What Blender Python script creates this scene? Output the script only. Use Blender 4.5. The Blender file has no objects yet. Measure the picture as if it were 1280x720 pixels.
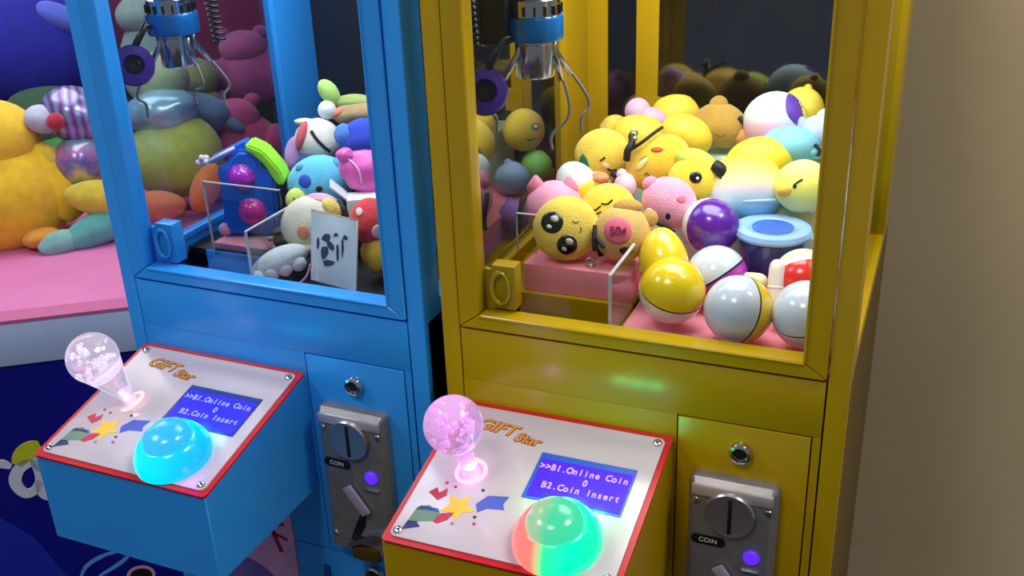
import bpy, bmesh, math, random
from mathutils import Vector, Matrix, noise
random.seed(7)
PI = math.pi
C = bpy.context.scene.collection
CAM = Vector((.706, -.682, .382))

# ------------------------------------------------------------------ materials
def lin(c):
    def f(v):
        v /= 255.0
        return v / 12.92 if v <= .04045 else ((v + .055) / 1.055) ** 2.4
    return (f(c[0]), f(c[1]), f(c[2]), 1)

MATS = {}
def mat(name, rgb, rough=.5, metal=0, bump=0, bscale=200, var=0, vscale=30, coat=0, sheen=0, emit=None, estr=0, sss=0):
    if name in MATS: return MATS[name]
    m = bpy.data.materials.new(name); m.use_nodes = True
    nt = m.node_tree; b = nt.nodes['Principled BSDF']
    col = lin(rgb)
    b.inputs['Base Color'].default_value = col
    b.inputs['Roughness'].default_value = rough
    b.inputs['Metallic'].default_value = metal
    b.inputs['Coat Weight'].default_value = coat
    b.inputs['Coat Roughness'].default_value = .12
    b.inputs['Sheen Weight'].default_value = sheen
    if sss:
        b.inputs['Subsurface Weight'].default_value = sss
        b.inputs['Subsurface Radius'].default_value = (.01, .008, .006)
    tc = nt.nodes.new('ShaderNodeTexCoord')
    if var:
        n = nt.nodes.new('ShaderNodeTexNoise'); n.inputs['Scale'].default_value = vscale
        nt.links.new(tc.outputs['Object'], n.inputs['Vector'])
        r = nt.nodes.new('ShaderNodeValToRGB')
        r.color_ramp.elements[0].position = .3; r.color_ramp.elements[1].position = .7
        r.color_ramp.elements[0].color = tuple(min(1, v * (1 - var)) for v in col[:3]) + (1,)
        r.color_ramp.elements[1].color = tuple(min(1, v * (1 + var)) for v in col[:3]) + (1,)
        nt.links.new(n.outputs['Fac'], r.inputs['Fac']); nt.links.new(r.outputs['Color'], b.inputs['Base Color'])
    if bump:
        n = nt.nodes.new('ShaderNodeTexNoise'); n.inputs['Scale'].default_value = bscale
        n.inputs['Detail'].default_value = 3
        nt.links.new(tc.outputs['Object'], n.inputs['Vector'])
        bp = nt.nodes.new('ShaderNodeBump'); bp.inputs['Strength'].default_value = bump
        bp.inputs['Distance'].default_value = .001
        nt.links.new(n.outputs['Fac'], bp.inputs['Height']); nt.links.new(bp.outputs['Normal'], b.inputs['Normal'])
    if emit:
        b.inputs['Emission Color'].default_value = lin(emit); b.inputs['Emission Strength'].default_value = estr
    MATS[name] = m
    return m

def pale(c): return tuple(int(v * .88 + 28) for v in c)  # whitens plush and squishy colours; haze over the toys put into the colour
def plush(rgb): return mat('plush_%d_%d_%d' % rgb, pale(rgb), .95, bump=.8, bscale=700, var=.1, vscale=60, sheen=.25)
def foamy(rgb): return mat('squishy_%d_%d_%d' % rgb, pale(rgb), .55, bump=.1, bscale=300, var=.05, vscale=50)
def shiny(rgb): return mat('shiny_%d_%d_%d' % rgb, rgb, .22, coat=.6, var=.02, vscale=30)
def flat(rgb): return mat('print_%d_%d_%d' % rgb, rgb, .6, var=.04, vscale=80)

def banded(name, axis, stops, rough=.5, lo=-1, hi=1, wob=.0):
    """colour bands across the toy along one of its own axes"""
    m = bpy.data.materials.new(name); m.use_nodes = True
    nt = m.node_tree; b = nt.nodes['Principled BSDF']; b.inputs['Roughness'].default_value = rough
    tc = nt.nodes.new('ShaderNodeTexCoord'); sx = nt.nodes.new('ShaderNodeSeparateXYZ')
    nt.links.new(tc.outputs['Object'], sx.inputs[0])
    mr = nt.nodes.new('ShaderNodeMapRange')
    mr.inputs['From Min'].default_value = lo; mr.inputs['From Max'].default_value = hi
    src = sx.outputs['XYZ'.index(axis)]
    if wob:
        n = nt.nodes.new('ShaderNodeTexNoise'); n.inputs['Scale'].default_value = 30
        nt.links.new(tc.outputs['Object'], n.inputs['Vector'])
        ma = nt.nodes.new('ShaderNodeMath'); ma.operation = 'MULTIPLY_ADD'
        ma.inputs[1].default_value = wob; nt.links.new(n.outputs['Fac'], ma.inputs[0]); nt.links.new(src, ma.inputs[2])
        src = ma.outputs[0]
    nt.links.new(src, mr.inputs['Value'])
    r = nt.nodes.new('ShaderNodeValToRGB'); cr = r.color_ramp
    while len(cr.elements) < len(stops): cr.elements.new(.5)
    for e, (p, c) in zip(cr.elements, stops): e.position = p; e.color = lin(c)
    nt.links.new(mr.outputs[0], r.inputs['Fac']); nt.links.new(r.outputs['Color'], b.inputs['Base Color'])
    return m

def emis(name, rgb, s):
    if name in MATS: return MATS[name]
    m = bpy.data.materials.new(name); m.use_nodes = True
    nt = m.node_tree; b = nt.nodes['Principled BSDF']
    b.inputs['Base Color'].default_value = lin(tuple(v * .15 for v in rgb)); b.inputs['Roughness'].default_value = .5
    b.inputs['Emission Color'].default_value = lin(rgb); b.inputs['Emission Strength'].default_value = s
    MATS[name] = m
    return m

def glass(name, refl=.0, tint=(255, 255, 255), rough=.0, scale=1.0):
    """thin pane: clear, mirrors by Fresnel plus a constant share for coated panes"""
    m = bpy.data.materials.new(name); m.use_nodes = True
    nt = m.node_tree; nt.nodes.remove(nt.nodes['Principled BSDF'])
    out = nt.nodes['Material Output']
    t = nt.nodes.new('ShaderNodeBsdfTransparent'); t.inputs[0].default_value = lin(tint)
    g = nt.nodes.new('ShaderNodeBsdfGlossy'); g.inputs['Roughness'].default_value = rough
    f = nt.nodes.new('ShaderNodeFresnel'); ge = nt.nodes.new('ShaderNodeNewGeometry'); io = nt.nodes.new('ShaderNodeMapRange')
    io.inputs['To Min'].default_value = 1.45; io.inputs['To Max'].default_value = 1 / 1.45    # same share of mirror from either face of the pane
    nt.links.new(ge.outputs['Backfacing'], io.inputs['Value']); nt.links.new(io.outputs[0], f.inputs['IOR'])
    ma = nt.nodes.new('ShaderNodeMath'); ma.operation = 'MULTIPLY_ADD'; ma.use_clamp = True
    ma.inputs[1].default_value = scale; ma.inputs[2].default_value = refl
    nt.links.new(f.outputs[0], ma.inputs[0])
    mx = nt.nodes.new('ShaderNodeMixShader')
    nt.links.new(ma.outputs[0], mx.inputs[0]); nt.links.new(t.outputs[0], mx.inputs[1]); nt.links.new(g.outputs[0], mx.inputs[2])
    nt.links.new(mx.outputs[0], out.inputs['Surface'])
    return m

# ------------------------------------------------------------------ mesh helpers
def obj(name, bm, m, parent=None, smooth=None, mtx=None):
    me = bpy.data.meshes.new(name); 
    if mtx is not None: bmesh.ops.transform(bm, matrix=mtx, verts=bm.verts)
    bmesh.ops.recalc_face_normals(bm, faces=bm.faces)
    if smooth:
        for f in bm.faces: f.smooth = True
        if smooth != 'all':
            for e in bm.edges:
                if len(e.link_faces) == 2 and e.calc_face_angle(0) > smooth: e.smooth = False
    bm.to_mesh(me); bm.free()
    o = bpy.data.objects.new(name, me); C.objects.link(o)
    for mm in (m if isinstance(m, (list, tuple)) else [m]): me.materials.append(mm)
    if parent is not None: o.parent = parent
    return o

def empty(name, loc=(0, 0, 0), rz=0, mtx=None):
    o = bpy.data.objects.new(name, None); C.objects.link(o); o.empty_display_size = .02
    if mtx is not None: o.matrix_world = mtx
    else: o.location = loc; o.rotation_euler = (0, 0, rz)
    return o

def tag(o, label, cat, group=None, kind=None):
    if label: o['label'] = label
    if cat: o['category'] = cat
    if group: o['group'] = group
    if kind: o['kind'] = kind
    return o

def box(bm, x0, x1, y0, y1, z0, z1, bev=0):
    r = bmesh.ops.create_cube(bm, size=1)
    vs = r['verts']
    for v in vs:
        v.co = Vector(((x0 + x1) / 2 + v.co.x * (x1 - x0), (y0 + y1) / 2 + v.co.y * (y1 - y0), (z0 + z1) / 2 + v.co.z * (z1 - z0)))
    if bev:
        es = list({e for v in vs for e in v.link_edges})
        bmesh.ops.bevel(bm, geom=es, offset=bev, segments=2, affect='EDGES', profile=.6)
    return bm

def bx(*a, **k): return box(bmesh.new(), *a, **k)

def poly_prism(bm, pts, axis, a, b):
    """pts: 2-D outline; extruded along axis ('x','y','z') from a to b"""
    def mk(p, t):
        return {'x': (t, p[0], p[1]), 'y': (p[0], t, p[1]), 'z': (p[0], p[1], t)}[axis]
    v0 = [bm.verts.new(mk(p, a)) for p in pts]; v1 = [bm.verts.new(mk(p, b)) for p in pts]
    n = len(pts)
    bm.faces.new(v0[::-1]); bm.faces.new(v1)
    for i in range(n): bm.faces.new((v0[i], v0[(i + 1) % n], v1[(i + 1) % n], v1[i]))
    return bm

def lathe(bm, prof, n=48, mtx=None):
    """profile of (r, z) turned about z"""
    rings = []
    for r, z in prof:
        if r < 1e-6: rings.append([bm.verts.new((0, 0, z))])
        else: rings.append([bm.verts.new((r * math.cos(2 * PI * i / n), r * math.sin(2 * PI * i / n), z)) for i in range(n)])
    vs = [v for r in rings for v in r]
    for a, b in zip(rings, rings[1:]):
        for i in range(n):
            j = (i + 1) % n
            if len(a) == 1 and len(b) == 1: continue
            if len(a) == 1: bm.faces.new((a[0], b[i], b[j]))
            elif len(b) == 1: bm.faces.new((a[i], a[j], b[0]))
            else: bm.faces.new((a[i], a[j], b[j], b[i]))
    if mtx is not None: bmesh.ops.transform(bm, matrix=mtx, verts=vs)
    return bm

def tube(bm, pts, r, n=10, r1=None):
    pts = [Vector(p) for p in pts]; m = len(pts)
    rings = []; up = None
    for i, p in enumerate(pts):
        d = (pts[min(i + 1, m - 1)] - pts[max(i - 1, 0)]).normalized()
        if up is None: up = d.orthogonal().normalized()
        up = (up - d * up.dot(d))
        up = up.normalized() if up.length > 1e-6 else d.orthogonal().normalized()
        s = d.cross(up)
        rr = r if r1 is None else r + (r1 - r) * i / (m - 1)
        rings.append([bm.verts.new(p + (up * math.cos(2 * PI * k / n) + s * math.sin(2 * PI * k / n)) * rr) for k in range(n)])
    for a, b in zip(rings, rings[1:]):
        for k in range(n): bm.faces.new((a[k], a[(k + 1) % n], b[(k + 1) % n], b[k]))
    bm.faces.new(rings[0][::-1]); bm.faces.new(rings[-1])
    return bm

def curve_pts(ctrl, n=14):
    """smooth path through control points (Catmull-Rom)"""
    P = [Vector(c) for c in ctrl]; P = [P[0] * 2 - P[1]] + P + [P[-1] * 2 - P[-2]]
    out = []
    for i in range(1, len(P) - 2):
        for k in range(n):
            t = k / n; a, b, c, d = P[i - 1:i + 3]
            out.append(.5 * ((2 * b) + (c - a) * t + (2 * a - 5 * b + 4 * c - d) * t * t + (3 * b - a - 3 * c + d) * t ** 3))
    out.append(P[-2]); return out

def ell(bm, c, r, rot=None, lump=0, seed=0, seg=28, fn=None):
    """rounded blob: centre c, half axes r; lump roughens it like stuffed cloth"""
    rr = bmesh.ops.create_uvsphere(bm, u_segments=seg, v_segments=seg * 2 // 3, radius=1)
    c = Vector(c); r = Vector(r if hasattr(r, '__len__') else (r, r, r))
    R = rot if rot is not None else Matrix.Identity(3)
    for v in rr['verts']:
        p = v.co.copy()
        if lump: p *= 1 + lump * noise.noise(p * 1.6 + Vector((seed * 3.1, seed * 1.7, seed)))
        if fn: p = fn(p)
        v.co = c + R @ Vector((p.x * r.x, p.y * r.y, p.z * r.z))
    return bm

def rz3(a): return Matrix.Rotation(a, 3, 'Z')
def blob(name, m, parent, c, r, rot=None, lump=.05, seed=0, seg=28, fn=None):
    return obj(name, ell(bmesh.new(), c, r, rot, lump, seed, seg, fn), m, parent, 'all')

def patch(name, m, parent, body, c, r, rot=0, th=.0006, ring=None, shape=None):
    """a flat mark lying on the front (+z) of an ellipsoid body=(cx,cy,cz,rx,ry,rz)"""
    bm = bmesh.new(); n = 24; ca, sa = math.cos(rot), math.sin(rot)
    bcx, bcy, bcz, rx, ry, rz = body
    def top(x, y, h):
        q = 1 - ((x - bcx) / rx) ** 2 - ((y - bcy) / ry) ** 2
        return bcz + rz * math.sqrt(max(q, .02)) + h
    rr = r if hasattr(r, '__len__') else (r, r)
    rings = []
    for s, h in ((0, th * 1.6), (.4, th * 1.5), (.75, th * 1.2), (.95, th), (1, -.0008)):
        if s == 0:
            rings.append([bm.verts.new((c[0], c[1], top(c[0], c[1], h)))]); continue
        L = []
        for i in range(n):
            a = 2 * PI * i / n; u, v = math.cos(a), math.sin(a)
            if shape: u, v = shape(u, v)
            u *= rr[0] * s; v *= rr[1] * s
            x, y = c[0] + u * ca - v * sa, c[1] + u * sa + v * ca
            L.append(bm.verts.new((x, y, top(x, y, h))))
        rings.append(L)
    for a, b in zip(rings, rings[1:]):
        for i in range(n):
            j = (i + 1) % n
            if len(a) == 1: bm.faces.new((a[0], b[i], b[j]))
            else: bm.faces.new((a[i], a[j], b[j], b[i]))
    return obj(name, bm, m, parent, 'all')

def stroke(name, m, parent, body, pts, r):
    """a thin drawn line lying on the front of an ellipsoid body"""
    bcx, bcy, bcz, rx, ry, rz = body; P = []
    for p in curve_pts([(a, b, 0) for a, b in pts], 6):
        q = 1 - ((p.x - bcx) / rx) ** 2 - ((p.y - bcy) / ry) ** 2
        P.append((p.x, p.y, bcz + rz * math.sqrt(max(q, .02))))
    return obj(name, tube(bmesh.new(), P, r, 6), m, parent, 'all')

def text(name, s, m, parent, size, mtx, depth=.0002, align='CENTER', sx=1.0, shear=0, bold=0):
    cu = bpy.data.curves.new(name, 'FONT'); cu.body = s; cu.size = size; cu.align_x = align; cu.align_y = 'CENTER'
    cu.extrude = depth; cu.shear = shear; cu.offset = bold
    cu.materials.append(m)
    tmp = bpy.data.objects.new(name, cu); me = bpy.data.meshes.new_from_object(tmp); bpy.data.objects.remove(tmp)
    o = bpy.data.objects.new(name, me); C.objects.link(o)
    o.parent = parent; o.matrix_local = mtx @ Matrix.Diagonal((sx, 1, 1, 1))
    return o

def basis(loc, roll=0, yaw=0, pitch=0, toward=CAM, frame=None):
    """a toy's own axes: z = where its face looks (about the front of the machine), y = up its face"""
    loc = Vector(loc)
    wl = (frame @ loc) if frame is not None else loc
    n = (toward - wl).normalized()
    x = Vector((0, 0, 1)).cross(n).normalized(); y = n.cross(x)
    R = Matrix((x, y, n)).transposed()
    R = R @ Matrix.Rotation(yaw, 3, 'Y') @ Matrix.Rotation(pitch, 3, 'X') @ Matrix.Rotation(roll, 3, 'Z')
    return Matrix.Translation(wl) @ R.to_4x4()

def toy(name, label, cat, loc, roll=0, yaw=0, pitch=0, frame=None, group=None):
    return tag(empty(name, mtx=basis(loc, roll, yaw, pitch, frame=frame)), label, cat, group)

BLACK = flat((18, 16, 18)); WHITE = flat((240, 240, 238))
CHROME = mat('chrome', (205, 205, 210), .18, 1)
STEEL = mat('brushed_steel', (150, 146, 148), .42, .6, bump=.15, bscale=400, var=.08, vscale=90)
DARK = mat('dark_recess', (10, 10, 12), .6, var=.05)
BLACKPL = mat('black_plastic', (20, 20, 24), .35, var=.1)

# ------------------------------------------------------------------ the setting
wallm = mat('tan_wall_paint', (222, 202, 160), .45, bump=.15, bscale=14, var=.06, vscale=3)
floorm = mat('dark_carpet', (40, 34, 38), .9, bump=.5, bscale=300, var=.3, vscale=60)
tag(obj('wall_back', bx(-2.2, 2.4, 1.7, 1.75, -.95, 1.9), wallm), None, None, kind='structure')
tag(obj('wall_right', bx(.50, 2.4, .50, .56, -.95, 1.9), wallm), None, None, kind='structure')
tag(obj('floor', bx(-2.2, 2.4, -2.4, 1.75, -1.0, -.95), floorm), None, None, kind='structure')
tag(obj('ceiling', bx(-2.2, 2.4, -2.4, 1.75, 1.9, 1.95), mat('ceiling_paint', (120, 118, 115), .9, var=.05)), None, None, kind='structure')

# ------------------------------------------------------------------ claw machines
W, D = .32, .35
FLOORZ = -.95
SHELL = glass('side_glass', .0, (236, 244, 248))
FRONTGLASS = glass('front_glass', 0, (246, 250, 250), scale=.45)
MIRROR = glass('coated_side_glass', .42, (170, 185, 185), rough=.02)
ACRYL = glass('acrylic', .03, (238, 242, 244))
ACRYLEDGE = mat('acrylic_edge', (196, 196, 202), .2, coat=.5)

def claw_machine(name, label, origin, rz, paint, seam, inside, reflective):
    root = tag(empty(name, origin, rz), label, 'claw machine')
    P = lambda n, bm, m, par=root, sm=.6: obj(n, bm, m, par, sm)
    # body shell: side walls, back, base
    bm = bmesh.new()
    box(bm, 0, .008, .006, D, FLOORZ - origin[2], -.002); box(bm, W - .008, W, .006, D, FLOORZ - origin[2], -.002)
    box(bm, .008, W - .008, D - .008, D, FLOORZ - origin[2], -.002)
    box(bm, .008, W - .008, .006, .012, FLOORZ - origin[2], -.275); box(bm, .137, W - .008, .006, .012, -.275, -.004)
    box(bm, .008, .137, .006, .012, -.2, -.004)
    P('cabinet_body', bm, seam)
    # front plates, with a real gap between them
    g = .0011
    bm = bmesh.new()
    x0, x1 = .0155 + g, W - .0155 - g
    dl, dr, dt, db = .1975, .2965, -.0485, -.262
    zb = FLOORZ - origin[2]
    box(bm, x0, x1, -.001, .006, dt + g, -g, .0006)
    box(bm, x0, dl - g, -.001, .006, -.2, dt + g - .0001)
    box(bm, dr + g, x1, -.001, .006, db, dt + g - .0001)
    box(bm, .1555, dl - g, -.001, .006, db, -.2001)
    box(bm, .1555, x1, -.001, .006, zb, db - .0001 - g)
    box(bm, x0, .02, -.001, .006, zb, -.2001); box(bm, .02, .1555, -.001, .006, zb, -.42)
    P('front_panel', bm, paint)
    for x in (0, W - .0155):
        P('front_post', bx(x, x + .0155, -.001, .03, zb, .45, bev=.0015), paint)
    for x in (0, W - .013):
        bm = bx(x, x + .013, .27, D, -.002, .45, bev=.001)
        if reflective: box(bm, *((.013, .034) if x < .1 else (W - .034, W - .013)), D - .0115, D - .0102, -.004, .318)
        P('rear_post', bm, paint)
    if reflective:
        bm = bx(.064, .087, D - .0125, D - .0102, .085, .318, bev=.0006); box(bm, .074, .094, D - .0135, D - .0127, .085, .110)
        P('back_rail', bm, paint)
    P('top_housing', bx(.013, W - .013, .004, D - .01, .318, .45, bev=.002), paint)
    for x in (.0, W - .013):
        bm = bx(x, x + .013, .03, .27, -.006, .012, bev=.001)
        bmx = x + .013 if x < .1 else x
        box(bm, bmx - .0015, bmx + .0015, .03, .27, .0085, .0135)
        P('side_rail', bm, paint)
        P('side_glass', bx(x + .004, x + .007, .03, .27, .012, .318), reflective if x < .1 and reflective else SHELL)
    # window door
    a, b, c, tp, tq = .0155, .034, .0135, .316, .300
    bm = bmesh.new(); e = .0005
    def bar(pts):
        vs = [bm.verts.new((p[0], -.0025, p[1])) for p in pts] + [bm.verts.new((p[0], .014, p[1])) for p in pts]
        bm.faces.new(vs[:4]); bm.faces.new(vs[4:][::-1])
        for i in range(4): bm.faces.new((vs[i], vs[(i + 1) % 4], vs[4 + (i + 1) % 4], vs[4 + i]))
    A0, A1, I0, I1 = a + g, W - a - g, b, W - b
    bar([(A0 + e, g), (A1 - e, g), (I1 - e, c), (I0 + e, c)]); bar([(A0 + e, tp), (I0 + e, tq), (I1 - e, tq), (A1 - e, tp)])
    bar([(A0, g + e), (I0, c + e), (I0, tq - e), (A0, tp - e)]); bar([(A1, g + e), (A1, tp - e), (I1, tq - e), (I1, c + e)])
    bmesh.ops.recalc_face_normals(bm, faces=bm.faces)
    bmesh.ops.bevel(bm, geom=[ed for ed in bm.edges], offset=.0006, segments=1, affect='EDGES')
    # raised inner lip of the window
    box(bm, I0 - .001, I1 + .001, -.0034, -.002, c - .0022, c - .0008); box(bm, I0 - .0022, I0 - .0008, -.0034, -.002, c, tq)
    box(bm, I1 + .0008, I1 + .0022, -.0034, -.002, c, tq)
    df = P('window_door', bm, paint)
    P('glass_pane', bx(I0 - .004, I1 + .004, .006, .0085, c - .004, tq + .004), FRONTGLASS, df)
    # lock catch inside the lower left corner of the window
    bm = bx(.0345, .041, .012, .016, .014, .048); box(bm, .041, .061, .010, .024, .0155, .053, .001)
    pts = [(.049 - .0075 * math.sin(t), .0085, .034 + .0135 * math.cos(t)) for t in [PI * k / 14 for k in range(15)]]
    tube(bm, pts, .0022, 8)
    tube(bm, [(.049 + .0075 * math.sin(t), .0085, .034 + .0135 * math.cos(t)) for t in [PI * k / 14 for k in range(15)]], .0014, 8)
    P('lock_catch', bm, paint, df)
    # inside: deck, prize chute, back
    bm = bmesh.new()
    box(bm, .013, .135, .08, D - .01, -.006, -.0005); box(bm, .137, W - .013, .013, D - .01, -.0105, -.0055)
    P('deck', bm, inside['deck'])
    bm = bmesh.new()
    box(bm, .036, .137, .078, .081, -.2, -.0008); box(bm, .1352, .1372, .014, .081, -.2, -.0062)
    box(bm, .036, .038, .014, .078, -.2, -.02)
    P('prize_chute', bm, inside['chute'])
    P('back_panel', bx(.013, W - .013, D - .010, D - .006, -.006, .318), inside['back'])
    if reflective: gx0, gx1, gy, gz0, gz1 = .024, .0425, .107, .0246, .060
    else: gx0, gx1, gy, gz0, gz1 = .046, .1335, .0786, -.006, .071
    ac = P('acrylic_guard', bx(gx0, gx1, gy - .001, gy + .001, gz0, gz1), ACRYL)
    bm = bx(gx0, gx1, gy - .0012, gy + .0012, gz1 - .0004, gz1 + .0005); box(bm, gx0 - .0004, gx0 + .0003, gy - .0012, gy + .0012, gz0, gz1)
    P('guard_edge', bm, ACRYLEDGE, ac)
    ac = P('acrylic_guard', bx(.1355, .1377, .018, .085, -.004, .053), ACRYL)
    bm = bx(.1353, .1379, .018, .085, .0526, .0534); box(bm, .1354, .1378, .0174, .0184, -.004, .053)
    P('guard_edge', bm, ACRYLEDGE, ac)
    # control box
    x0, x1, zt, zf, d, zbm = .0148, .194, -.070, -.1045, .15, -.189
    bm = poly_prism(bmesh.new(), [(0, zt), (-d, zf), (-d, zbm), (0, zbm)], 'x', x0, x1)
    bmesh.ops.recalc_face_normals(bm, faces=bm.faces)
    bmesh.ops.bevel(bm, geom=list(bm.edges), offset=.001, segments=1, affect='EDGES')
    P('control_box', bm, paint)
    th = math.atan2(zt - zf, d)
    L = math.hypot(d, zt - zf)
    # panel frame: u to the right, v back up the slope, w out of the panel
    M = Matrix.Translation((x0, -d, zf)) @ Matrix.Rotation(th, 4, 'X')
    w = x1 - x0
    PB = lambda n, bm, m, par=root, sm=.6: obj(n, bm, m, par, sm, mtx=M)
    bm = bmesh.new(); r = .006
    def rrect(u0, u1, v0, v1, r):
        out = []
        for cx, cy, a0 in ((u1 - r, v1 - r, 0), (u0 + r, v1 - r, PI / 2), (u0 + r, v0 + r, PI), (u1 - r, v0 + r, 1.5 * PI)):
            out += [(cx + r * math.cos(a0 + PI / 2 * k / 5), cy + r * math.sin(a0 + PI / 2 * k / 5)) for k in range(6)]
        return out
    poly_prism(bm, rrect(-.0005, w + .0005, -.0008, L - .001, .004), 'z', .0002, .0022)
    PB('panel_border', bm, inside['red'])
    cp = PB('control_panel', poly_prism(bmesh.new(), rrect(.0042, w - .0042, .0042, L - .0062, .005), 'z', .0016, .0034), inside['panel'])
    for u, v in ((.0095, .0095), (w - .0095, .0095), (.0095, L - .012), (w - .0095, L - .012)):
        bm = lathe(bmesh.new(), [(0, .0062), (.0018, .0060), (.0032, .005), (.0036, .0036), (.0036, .003)], 20)
        bmesh.ops.translate(bm, vec=(u, v, 0), verts=bm.verts); PB('screw', bm, CHROME)
    # printed logo and the star picture
    def at(u, v, h=.0035): return M @ Matrix.Translation((u, v, h))
    gold = inside['gold']; brown = flat((110, 50, 10))
    for (s, u, v, sz) in (('GIFT', .041, L - .0265, .0165), ('Star', .070, L - .0335, .0135)):
        text('printed_logo', s, brown, cp, sz, at(u, v, .0035) @ Matrix.Rotation(-.1, 4, 'Z'), .0001, shear=.25, bold=.0007)
        text('printed_logo', s, gold, cp, sz, at(u, v, .0038) @ Matrix.Rotation(-.1, 4, 'Z'), .0001, shear=.25)
    def shard(pts, m, name='printed_emblem'):
        PB(name, poly_prism(bmesh.new(), pts, 'z', .0033, .0037), m, cp)
    navy, red, yel, blu, grn = flat((40, 52, 120)), flat((190, 50, 80)), flat((244, 190, 70)), flat((70, 90, 190)), flat((110, 140, 120))
    ox, oy = .044, .042
    star = [(ox + (.014 if k % 2 == 0 else .007) * math.sin(PI * k / 5 + .4), oy + (.014 if k % 2 == 0 else .007) * math.cos(PI * k / 5 + .4)) for k in range(10)]
    shard(star, yel)
    shard([(.012, .014), (.014, .034), (.022, .038), (.034, .032), (.030, .024), (.022, .022)], grn)
    shard([(.0115, .011), (.0125, .02), (.019, .021), (.024, .017)], navy)
    shard([(.014, .031), (.016, .036), (.03, .0365), (.033, .033), (.022, .033)], blu)
    shard([(.031, .024), (.034, .033), (.044, .036), (.041, .028), (.035, .023)], red)
    shard([(.016, .050), (.021, .056), (.024, .051), (.029, .057), (.031, .05), (.026, .044)], red)
    shard([(.056, .048), (.062, .058), (.078, .061), (.076, .053), (.079, .048), (.066, .046), (.06, .041)], blu)
    for k, (u, v, m) in enumerate(((.046, .026, grn), (.06, .036, navy), (.062, .03, red), (.034, .06, red), (.056, .062, navy), (.026, .062, red))):
        PB('printed_emblem', lathe(bmesh.new(), [(.0014, .0033), (.0014, .0037), (0, .0037)], 10, Matrix.Translation((u, v, 0))), m, cp)
    # little display
    v0, v1 = L - .0905, L - .0435; u0, u1 = .0865, .163
    sc = PB('display_screen', bx(u0, u1, v0, v1, .0030, .0040), inside['screen_rim'])
    PB('lit_area', bx(u0 + .003, u1 - .0015, v0 + .002, v1 - .006, .0036, .0043), inside['screen'], sc)
    for s, du, dv in (('>>B1.Online Coin', 0, .0085), ('0', .004, -.001), ('B2.Coin Insert', .003, -.0095)):
        pitch = .0044
        for k, ch in enumerate(s):
            if ch == ' ': continue
            text('screen_text', ch, inside['screen_text'], sc, .0086, at((u0 + u1) / 2 + du + (k - (len(s) - 1) / 2) * pitch, (v0 + v1) / 2 + .001 + dv, .0046), .0001, sx=.82, bold=.00022)
    # joystick: crystal ball on a tapering clear stem over a lit ring
    ju, jv = inside['ju'], L - .0765
    J = Matrix.Translation((ju, jv, 0)) @ Matrix.Rotation(inside['tilt'][0], 4, 'X') @ Matrix.Rotation(inside['tilt'][1], 4, 'Y')
    jr = empty('joystick'); jr.parent = root; jr.matrix_local = M @ J
    hb, rb = .057, inside['ball_r']
    bm = lathe(bmesh.new(), [(.0050, .004), (.0058, .010), (.0095, .022), (rb * .86, hb - rb * .5), (rb * .7, hb - rb * .62), (0, hb - rb * .66)] if inside['cone'] else
               [(.0062, .004), (.0068, .020), (.0085, .028), (.0105, .035), (.009, .037), (0, .037)], 28)
    obj('stem', bm, inside['crystal'], jr, .7)
    bm = bmesh.new(); bmesh.ops.create_icosphere(bm, subdivisions=4, radius=rb)
    bmesh.ops.translate(bm, vec=(0, 0, hb), verts=bm.verts)
    bl = obj('ball', bm, inside['crystal'], jr, 'all')
    bm = bmesh.new(); rnd = random.Random(3)
    for k in range(36):
        p = Vector((rnd.gauss(0, 1), rnd.gauss(0, 1), rnd.gauss(0, 1))).normalized() * rb * rnd.uniform(.25, .8)
        q = bmesh.ops.create_icosphere(bm, subdivisions=1, radius=rb * rnd.uniform(.06, .13))
        bmesh.ops.translate(bm, vec=p + Vector((0, 0, hb)), verts=q['verts'])
    obj('bubble_core', bm, inside['bubbles'], jr, 'all')
    bm = bmesh.new(); R0 = .0115
    pr = [(R0 + .0016 * math.cos(t), .0042 + .0016 * math.sin(t)) for t in [2 * PI * k / 10 for k in range(11)]]
    lathe(bm, pr, 36)
    obj('lit_ring', bm, inside['ring'], jr, 'all')
    # domed push button
    R = .0325
    B = Matrix.Translation((.1265, L - .1225, .0034))
    br = empty('push_button'); br.parent = root; br.matrix_local = M @ B
    prof = [(R * 1.0, 0), (R * 1.0, .10 * R), (R * .97, .24 * R), (R * .9, .39 * R), (R * .8, .54 * R), (R * .71, .63 * R), (R * .665, .645 * R), (R * .655, .60 * R), (0, .60 * R)]
    obj('flange', lathe(bmesh.new(), prof, 64), inside['btn_ring'], br, .9)
    prof = [(R * .64, .58 * R), (R * .635, .68 * R), (R * .58, .79 * R), (R * .46, .9 * R), (R * .3, .965 * R), (R * .15, .99 * R), (0, R)]
    obj('dome_cap', lathe(bmesh.new(), prof, 64), inside['btn_dome'], br, 'all')
    # coin door, lock, coin acceptor
    cd = P('coin_door', bx(dl, dr, -.0016, .006, db, dt, bev=.0006), paint)
    def lockp(x, z, par, rr=.0085):
        T = Matrix.Translation((x, -.0016, z)) @ Matrix.Rotation(PI / 2, 4, 'X')
        bm = lathe(bmesh.new(), [(rr * 1.05, 0), (rr * 1.05, .003), (rr * .95, .0055), (rr * .72, .0062), (rr * .68, .0035), (rr * .45, .0030), (0, .0030)], 28, T)
        lk = P('lock', bm, CHROME, par, .5)
        bm = lathe(bmesh.new(), [(rr * .62, .0031), (rr * .62, .0036), (0, .0036)], 20, T)
        return lk, bm
    lk, bm = lockp(.2465, -.0705, root)
    P('keyhole', bm, BLACKPL, lk)
    lk, bm = lockp(.246, -.277, root, .0095); P('keyhole', bm, BLACKPL, lk)
    P('hasp_slot', bx(.187, .1935, -.004, .002, -.31, -.284, bev=.001), inside['slot'])
    ac = empty('coin_acceptor'); ac.parent = root; ac.location = (.244, -.0016, -.165)
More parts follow.
